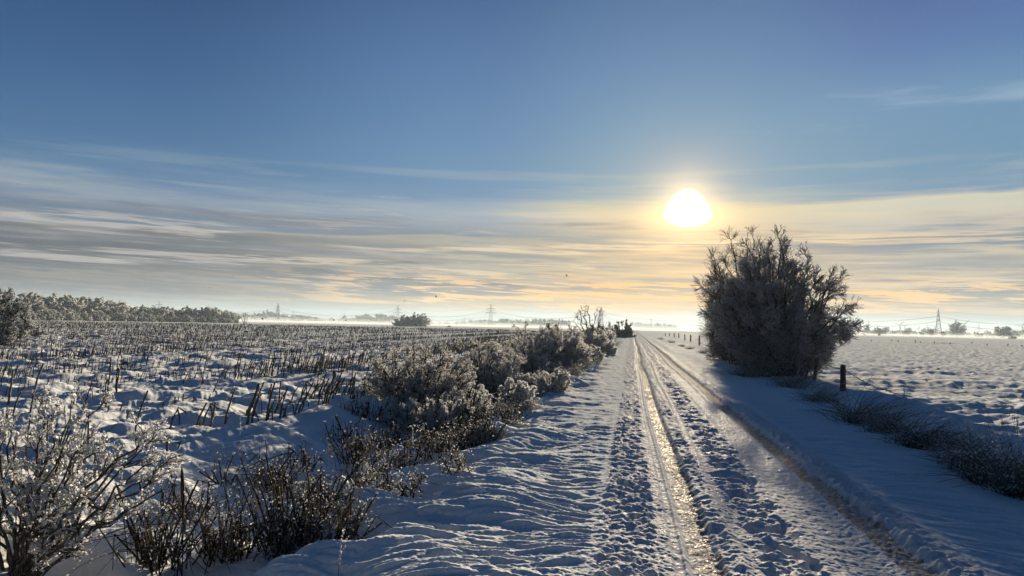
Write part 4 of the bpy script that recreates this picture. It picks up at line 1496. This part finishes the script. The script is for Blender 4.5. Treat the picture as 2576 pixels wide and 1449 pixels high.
def build_power():
    pr, Hh, arms = pylon_proto(0)
    spec = [(253, 1330, 0, 'leftmost and largest pylon above the left wood'), (300, 1480, 0, 'second pylon from the left above the wood, slightly smaller'), (399, 1500, 0, 'pylon standing alone above the middle of the wood'),
            (525, 1750, 0, 'pylon whose top just peeks over the highest tree at the right of the wood'), (698, 1400, .95, 'tall narrow pylon right of the young tree, above the haze'), (737, 2350, 0, 'small faint pylon just right of the tall narrow one'),
            (1000, 1330, 0, 'pylon rising behind the lone round bush pair'), (1234, 1130, 0, 'clearest pylon, between the lone bush pair and the hedge'), (1512, 1130, .3, 'pylon above the hedge just right of the bare little tree'),
            (2361, 1050, 1.5, 'tall narrow pylon in the misty right distance, seen end on'), (866, 2700, 0, 'very faint small pylon above the hazy line, left one'), (1168, 2900, 0, 'very faint small pylon right of the lone bush pair')]
    P = {}
    for X, D, rz, lab in spec:
        p = far_at(X, D)
        face = math.atan2(p[0], p[1])
        o = dup(pr, p - [0, 0, .5], -face + rz, 1.0, lab)
        o['category'] = 'pylon'
        P[X] = (p, -face + rz)
    # conductors between neighbouring pylons
    chain = [([253, 300, 399, 525], 'power lines between the pylons above the wood'), ([525, 698, 1000], 'power lines hanging from the tall narrow left pylon'), ([1000, 1234, 1512], 'power lines sagging between the lone bush pair and the bare tree'),
             ([1512, 2361], None)]

    def tips(X):
        p, rz = P[X]
        out = []
        for z, L in arms:
            for sx in (-1, 1):
                for t in (.55, 1.0):
                    a = sx * L * t
                    out.append(p + [a * math.cos(rz), a * math.sin(rz), z - 2.4])
        out.append(p + [0, 0, Hh - .5])
        return out

    def line(A, B, lab, sag):
        ws = []
        for a, b in zip(A, B):
            Pp, r = sag_wire(np.array(a), np.array(b), sag, 40, .075)
            ws.append(tubes(Pp, r, 3))
        v, f = join(ws)
        tag(mesh_obj('power_line', v, f, M['wire']), lab, 'power line')
    line(tips(300), tips(399), 'power lines between the pylons above the wood, left span', 9)
    line(tips(399), tips(698), 'power lines from the pylon above the wood to the tall narrow one', 12)
    line(tips(698), tips(1000), 'power lines between tall narrow left pylon and the one behind the lone bush pair', 12)
    line(tips(1000), tips(1234), 'power lines between the lone bush pair and the clearest pylon', 11)
    line(tips(1234), tips(1512), 'power lines sagging from the clearest pylon to the bare little tree', 11)
    # on to the right, behind the willow
    mid = far_at(1905, 1050)
    T2 = [mid + [a, 0, z] for z in (arms[0][0] - 2.4, arms[1][0] - 2.4) for a in (-8.4, -4.6, 4.6, 8.4)] + [mid + [0, 0, Hh]]
    face = math.atan2(mid[0], mid[1])
    o = dup(pr, mid - [0, 0, .5], -face, 1.0, 'pylon hidden in the twigs behind the big willow'); o['category'] = 'pylon'
    line(tips(1512), T2, 'power lines running from above the hedge to behind the big willow', 11)
    line(T2, tips(2361), 'power lines rising from the big willow to the tall pylon at the right', 9)
    R2 = far_at(2760, 1000)
    T3 = [R2 + [a, 0, z] for z in (arms[0][0] - 2.4, arms[1][0] - 2.4) for a in (-8.4, -4.6, 4.6, 8.4)] + [R2 + [0, 0, Hh]]
    line(tips(2361), T3, 'power lines leaving the tall right pylon toward the right edge', 9)
    drop_proto_deep(pr)
    # small mast on the horizon
    p = far_at(1638, 1500)
    root = empty('radio_mast', p, 'thin little mast on the horizon between road end and big willow', 'mast')
    v, f = seg_tubes([[[-.5, 0, 0], [-.3, 0, 19]], [[.5, 0, 0], [.3, 0, 19]]], .2); mesh_obj('mast', v, f, M['steel'], root)
    v, f = seg_tubes([[[-1.2, 0, 18.5], [1.2, 0, 18.5]], [[0, 0, 18], [0, 0, 22]]], .35); mesh_obj('antenna', v, f, M['steel'], root)

    # wind turbines
    HUB, BL = 30.0, 17.5
    tr = empty('wind_turbine', (0, 0, 0))
    v, f = tubes(np.array([[[0, 0, 0], [0, 0, HUB * .5], [0, 0, HUB]]]), np.array([[2.0, 1.7, 1.3]]), 8); mesh_obj('tower', v, f, M['white'], tr, True)
    v, f = tubes(np.array([[[0, -2.5, HUB + .6], [0, -2, HUB + .8], [0, 3.2, HUB + .8], [0, 4, HUB + .8]]]), np.array([[.8, 1.5, 1.5, .6]]), 6); mesh_obj('nacelle', v, f, M['white'], tr)
    v, f = tubes(np.array([[[0, -4.4, HUB + .8], [0, -3.6, HUB + .8], [0, -2.5, HUB + .8]]]), np.array([[.1, 1.0, 1.2]]), 8); hub = mesh_obj('rotor', v, f, M['white'], tr, True)
    for k in range(3):
        a = k * 2 * math.pi / 3
        dirv = np.array([math.sin(a), 0, math.cos(a)])
        c = np.array([0, -3.5, HUB + .8])
        Pp = np.array([[c, c + dirv * BL * .2, c + dirv * BL * .6, c + dirv * BL]])
        v, f = tubes(Pp, np.array([[1.0, 1.5, 1.1, .6]]), 5)
        mesh_obj('blade', v, f, M['white'], hub)
    T = [(2185, 4600, .02, 1.1), (2208, 4800, 1.05, .95), (2244, 5200, .1, .5), (2264, 4500, .85, 1.1), (2276, 4700, 1.0, 1.0), (2311, 4900, 2.5, .8), (2334, 4800, .02, .95), (2352, 4600, .9, 1.0), (2378, 5100, .5, .55),
         (2389, 4900, .05, .85), (2427, 4200, .75, 1.2), (2434, 5000, 1.1, .7), (2450, 5100, .9, .6), (2463, 4800, .0, .95), (2515, 4900, 2.6, .8), (2531, 4800, .7, .8), (2572, 4300, .6, 1.1)]
    labs = ['wind turbine nearest the big willow, one blade straight up', 'wind turbine second from the big willow', 'tiny far wind turbine between two pairs left of the tall pylon', 'large wind turbine left of a close pair partner, blades spread wide',
            'right partner of the close turbine pair left of the tall pylon', 'small turbine midway between the close pair and the tall pylon', 'turbine with an upright blade left of the tall pylon', 'turbine touching the left side of the tall pylon',
            'tiny turbine just right of the tall pylon', 'slim turbine with an upright blade right of the tall pylon', 'largest turbine right of the tall pylon, above the round misty tree', 'small turbine tucked right of the largest one', 'small turbine right of the round misty tree',
            'turbine with an upright blade midway to the right edge', 'small turbine left of the last pair near the right edge', 'faint turbine above the broad misty clump', 'turbine at the very right edge of the picture']
    for (X, D, rot, s), lab in zip(T, labs):
        p = far_at(X, D * .66)
        face = math.atan2(p[0], p[1])
        o = dup(tr, p, -face, s, lab); o['category'] = 'wind turbine'
        # turn the rotor about the hub
        for ch in o.children:
            if ch.name.startswith('rotor'):
                c = Vector((0, -3.5, HUB + .8))
                m = Matrix.Translation(c) @ Matrix.Rotation(rot, 4, 'Y') @ Matrix.Translation(-c)
                ch.matrix_local = m
    drop_proto_deep(tr)


def drop_proto_deep(root):
    for c in list(root.children):
        for g in list(c.children): bpy.data.objects.remove(g)
        bpy.data.objects.remove(c)
    bpy.data.objects.remove(root)


# ------------------------------------------------------------------ crows
def crow_mesh(span, flap, name='crow'):
    body = np.array([[[0, -.24, -.01], [0, -.16, .0], [0, -.02, .01], [0, .12, .015], [0, .2, .03], [0, .27, .025]]])
    v, f = tubes(body, np.array([[.03, .05, .075, .06, .045, .008]]), 7)
    root = empty('crow', (0, 0, 0))
    mesh_obj('body', v, f, M['crow'], root, True)
    for s in (-1, 1):
        V = np.array([[s * .04, .1, .02], [s * .04, -.08, .02], [s * span * .25, .13, .02 + flap * .6], [s * span * .25, -.1, .02 + flap * .6], [s * span * .5, -.02, .02 + flap], [s * span * .5, -.12, .02 + flap]])
        V2 = V + [0, 0, .012]
        Q = np.array([[0, 2, 3, 1], [2, 4, 5, 3]])
        vv = np.concatenate([V, V2]); ff = np.concatenate([Q, Q[:, ::-1] + 6])
        mesh_obj('wing', vv, ff, M['crow'], root)
    V = np.array([[-.03, -.2, 0], [.03, -.2, 0], [.07, -.38, 0], [-.07, -.38, 0]])
    vv = np.concatenate([V, V + [0, 0, .01]])
    mesh_obj('tail', vv, np.array([[0, 1, 2, 3], [7, 6, 5, 4]]), M['crow'], root)
    return root


def build_birds():
    a = crow_mesh(.95, .28); b = crow_mesh(.95, -.05); c = crow_mesh(.22, -.06)
    for (X, Y, D, pr, lab) in ((1425, 694, 120, a, 'highest black bird, flying between sun and lone bush pair'), (1097, 747, 110, a, 'black bird flying right above the lone round bush pair'), (1018, 757, 110, b, 'thin bird speck gliding above the left half of the bush pair')):
        d = view_dir(X, Y) * D
        o = dup(pr, (d[0], d[1], d[2] + CAM_Z), rng.uniform(0, 6.28), .7, lab); o['category'] = 'bird'
    fly = [(145, 797), (162, 800), (205, 796), (258, 812), (470, 805), (500, 804), (540, 803), (575, 806), (668, 800), (700, 801), (660, 803), (640, 802), (840, 806), (870, 806), (760, 804)]
    for i, (X, Y) in enumerate(fly):
        d = view_dir(X, Y) * rng.uniform(150, 190)
        o = dup([a, b][i % 2], (d[0], d[1], max(d[2] + CAM_Z, .5)), rng.uniform(0, 6.28), 1.0, 'black crow flying low over the far side of the stubble field', 'crows flying over the stubble field'); o['category'] = 'bird'
    sit = [(133, 806), (175, 806), (212, 806), (262, 814), (345, 808), (462, 811), (470, 810), (510, 811), (620, 814), (640, 813), (905, 821), (415, 809), (392, 813)]
    for i, (X, Y) in enumerate(sit):
        p = far_at(X, rng.uniform(95, 150))
        o = dup(c, (p[0], p[1], p[2] + .2), rng.uniform(0, 6.28), 1.25, 'black crow sitting on the snow among the far corn stubble', 'crows sitting in the stubble field'); o['category'] = 'bird'
    for r in (a, b, c): drop_proto(r)


# ------------------------------------------------------------------ air
def volume_mat(name, color, density, g):
    m = material(name)
    v = N.new('ShaderNodeVolumePrincipled')
    v.inputs['Color'].default_value = (*color, 1)
    v.inputs['Density'].default_value = density
    v.inputs['Anisotropy'].default_value = g
    o = N.new('ShaderNodeOutputMaterial')
    N.t.links.new(v.outputs[0], o.inputs['Volume'])
    return m


def build_air():
    r, z0, z1 = 3900.0, -3.0, 58.0
    V = [(sx * r, sy * r, z) for z in (z0, z1) for sx, sy in ((-1, -1), (1, -1), (1, 1), (-1, 1))]
    F = [(0, 3, 2, 1), (4, 5, 6, 7), (0, 1, 5, 4), (1, 2, 6, 5), (2, 3, 7, 6), (3, 0, 4, 7)]
    o = mesh_obj('haze', V, F, volume_mat('haze_air', (.66, .84, 1.0), HAZE_D, .3))
    tag(o, 'pale cold haze over the whole plain', 'haze', kind='stuff')
    # low fog lying over the wet meadows beyond the fields: a thick skin and a thin torn veil above it
    fog_bank('bright low fog bank lying over the far meadows', 430, 1560, lambda x, y, A: 1.9 + 1.4 * fbm(x * .005, y * .003, 301, 3) + 2.0 * ss(.4, .8, A), 700, FOG_D, 0.0)
    fog_bank('thin torn veil of mist rising above the low fog bank', 620, 1620, lambda x, y, A: 6.0 + 5.5 * fbm(x * .006, y * .003, 311, 3) + 3.0 * fbm(x * .03, y * .01, 305, 3) + 6.0 * ss(.4, .8, A), 600, FOG_D * .42, .9)


def fog_bank(label, d0, d1, hf, taper, dens, jitter):
    azs = np.radians(np.arange(-48, 60.01, .2)); ds = np.linspace(d0, d1, 24)
    A, D = np.meshgrid(azs, ds)
    x = D * np.sin(A); y = D * np.cos(A)
    edge = np.clip(np.minimum((D - d0) / taper, (d1 - D) / 120), 0, 1)
    hgt = np.maximum(hf(x, y, A), .8) * edge ** .8 + .02
    top = np.stack([x, y, hgt], -1).reshape(-1, 3)
    bot = np.stack([x, y, np.full_like(x, -1.8)], -1).reshape(-1, 3)
    nr, na = A.shape
    idx = np.arange(nr * na).reshape(nr, na); n = nr * na
    q = lambda a, b, c, d: np.stack([a, b, c, d], -1).reshape(-1, 4)
    T = q(idx[:-1, :-1], idx[1:, :-1], idx[1:, 1:], idx[:-1, 1:])[:, ::-1]
    B = T[:, ::-1] + n
    sides = []
    for line in (idx[0], idx[-1][::-1], idx[:, 0][::-1], idx[:, -1]):
        sides.append(q(line[:-1], line[1:], line[1:] + n, line[:-1] + n)[:, ::-1])
    F = np.concatenate([T, B] + sides)
    me = mesh_obj('fog', np.concatenate([top, bot]), F, volume_mat('fog_air', (.88, .94, 1.0), dens, .2))
    import bmesh
    bm = bmesh.new(); bm.from_mesh(me.data); bmesh.ops.recalc_face_normals(bm, faces=bm.faces); bm.to_mesh(me.data); bm.free()
    tag(me, label, 'fog', kind='stuff')


HAZE_D = 1.9e-4
FOG_D = 2.3e-3
build_big_trees()
build_hedge()
build_front_bush()
build_reeds()
build_stubble()
build_edge_weeds()
build_right_verge()
build_fences()
build_far_trees()
build_power()
build_birds()
build_air()
build_ground()
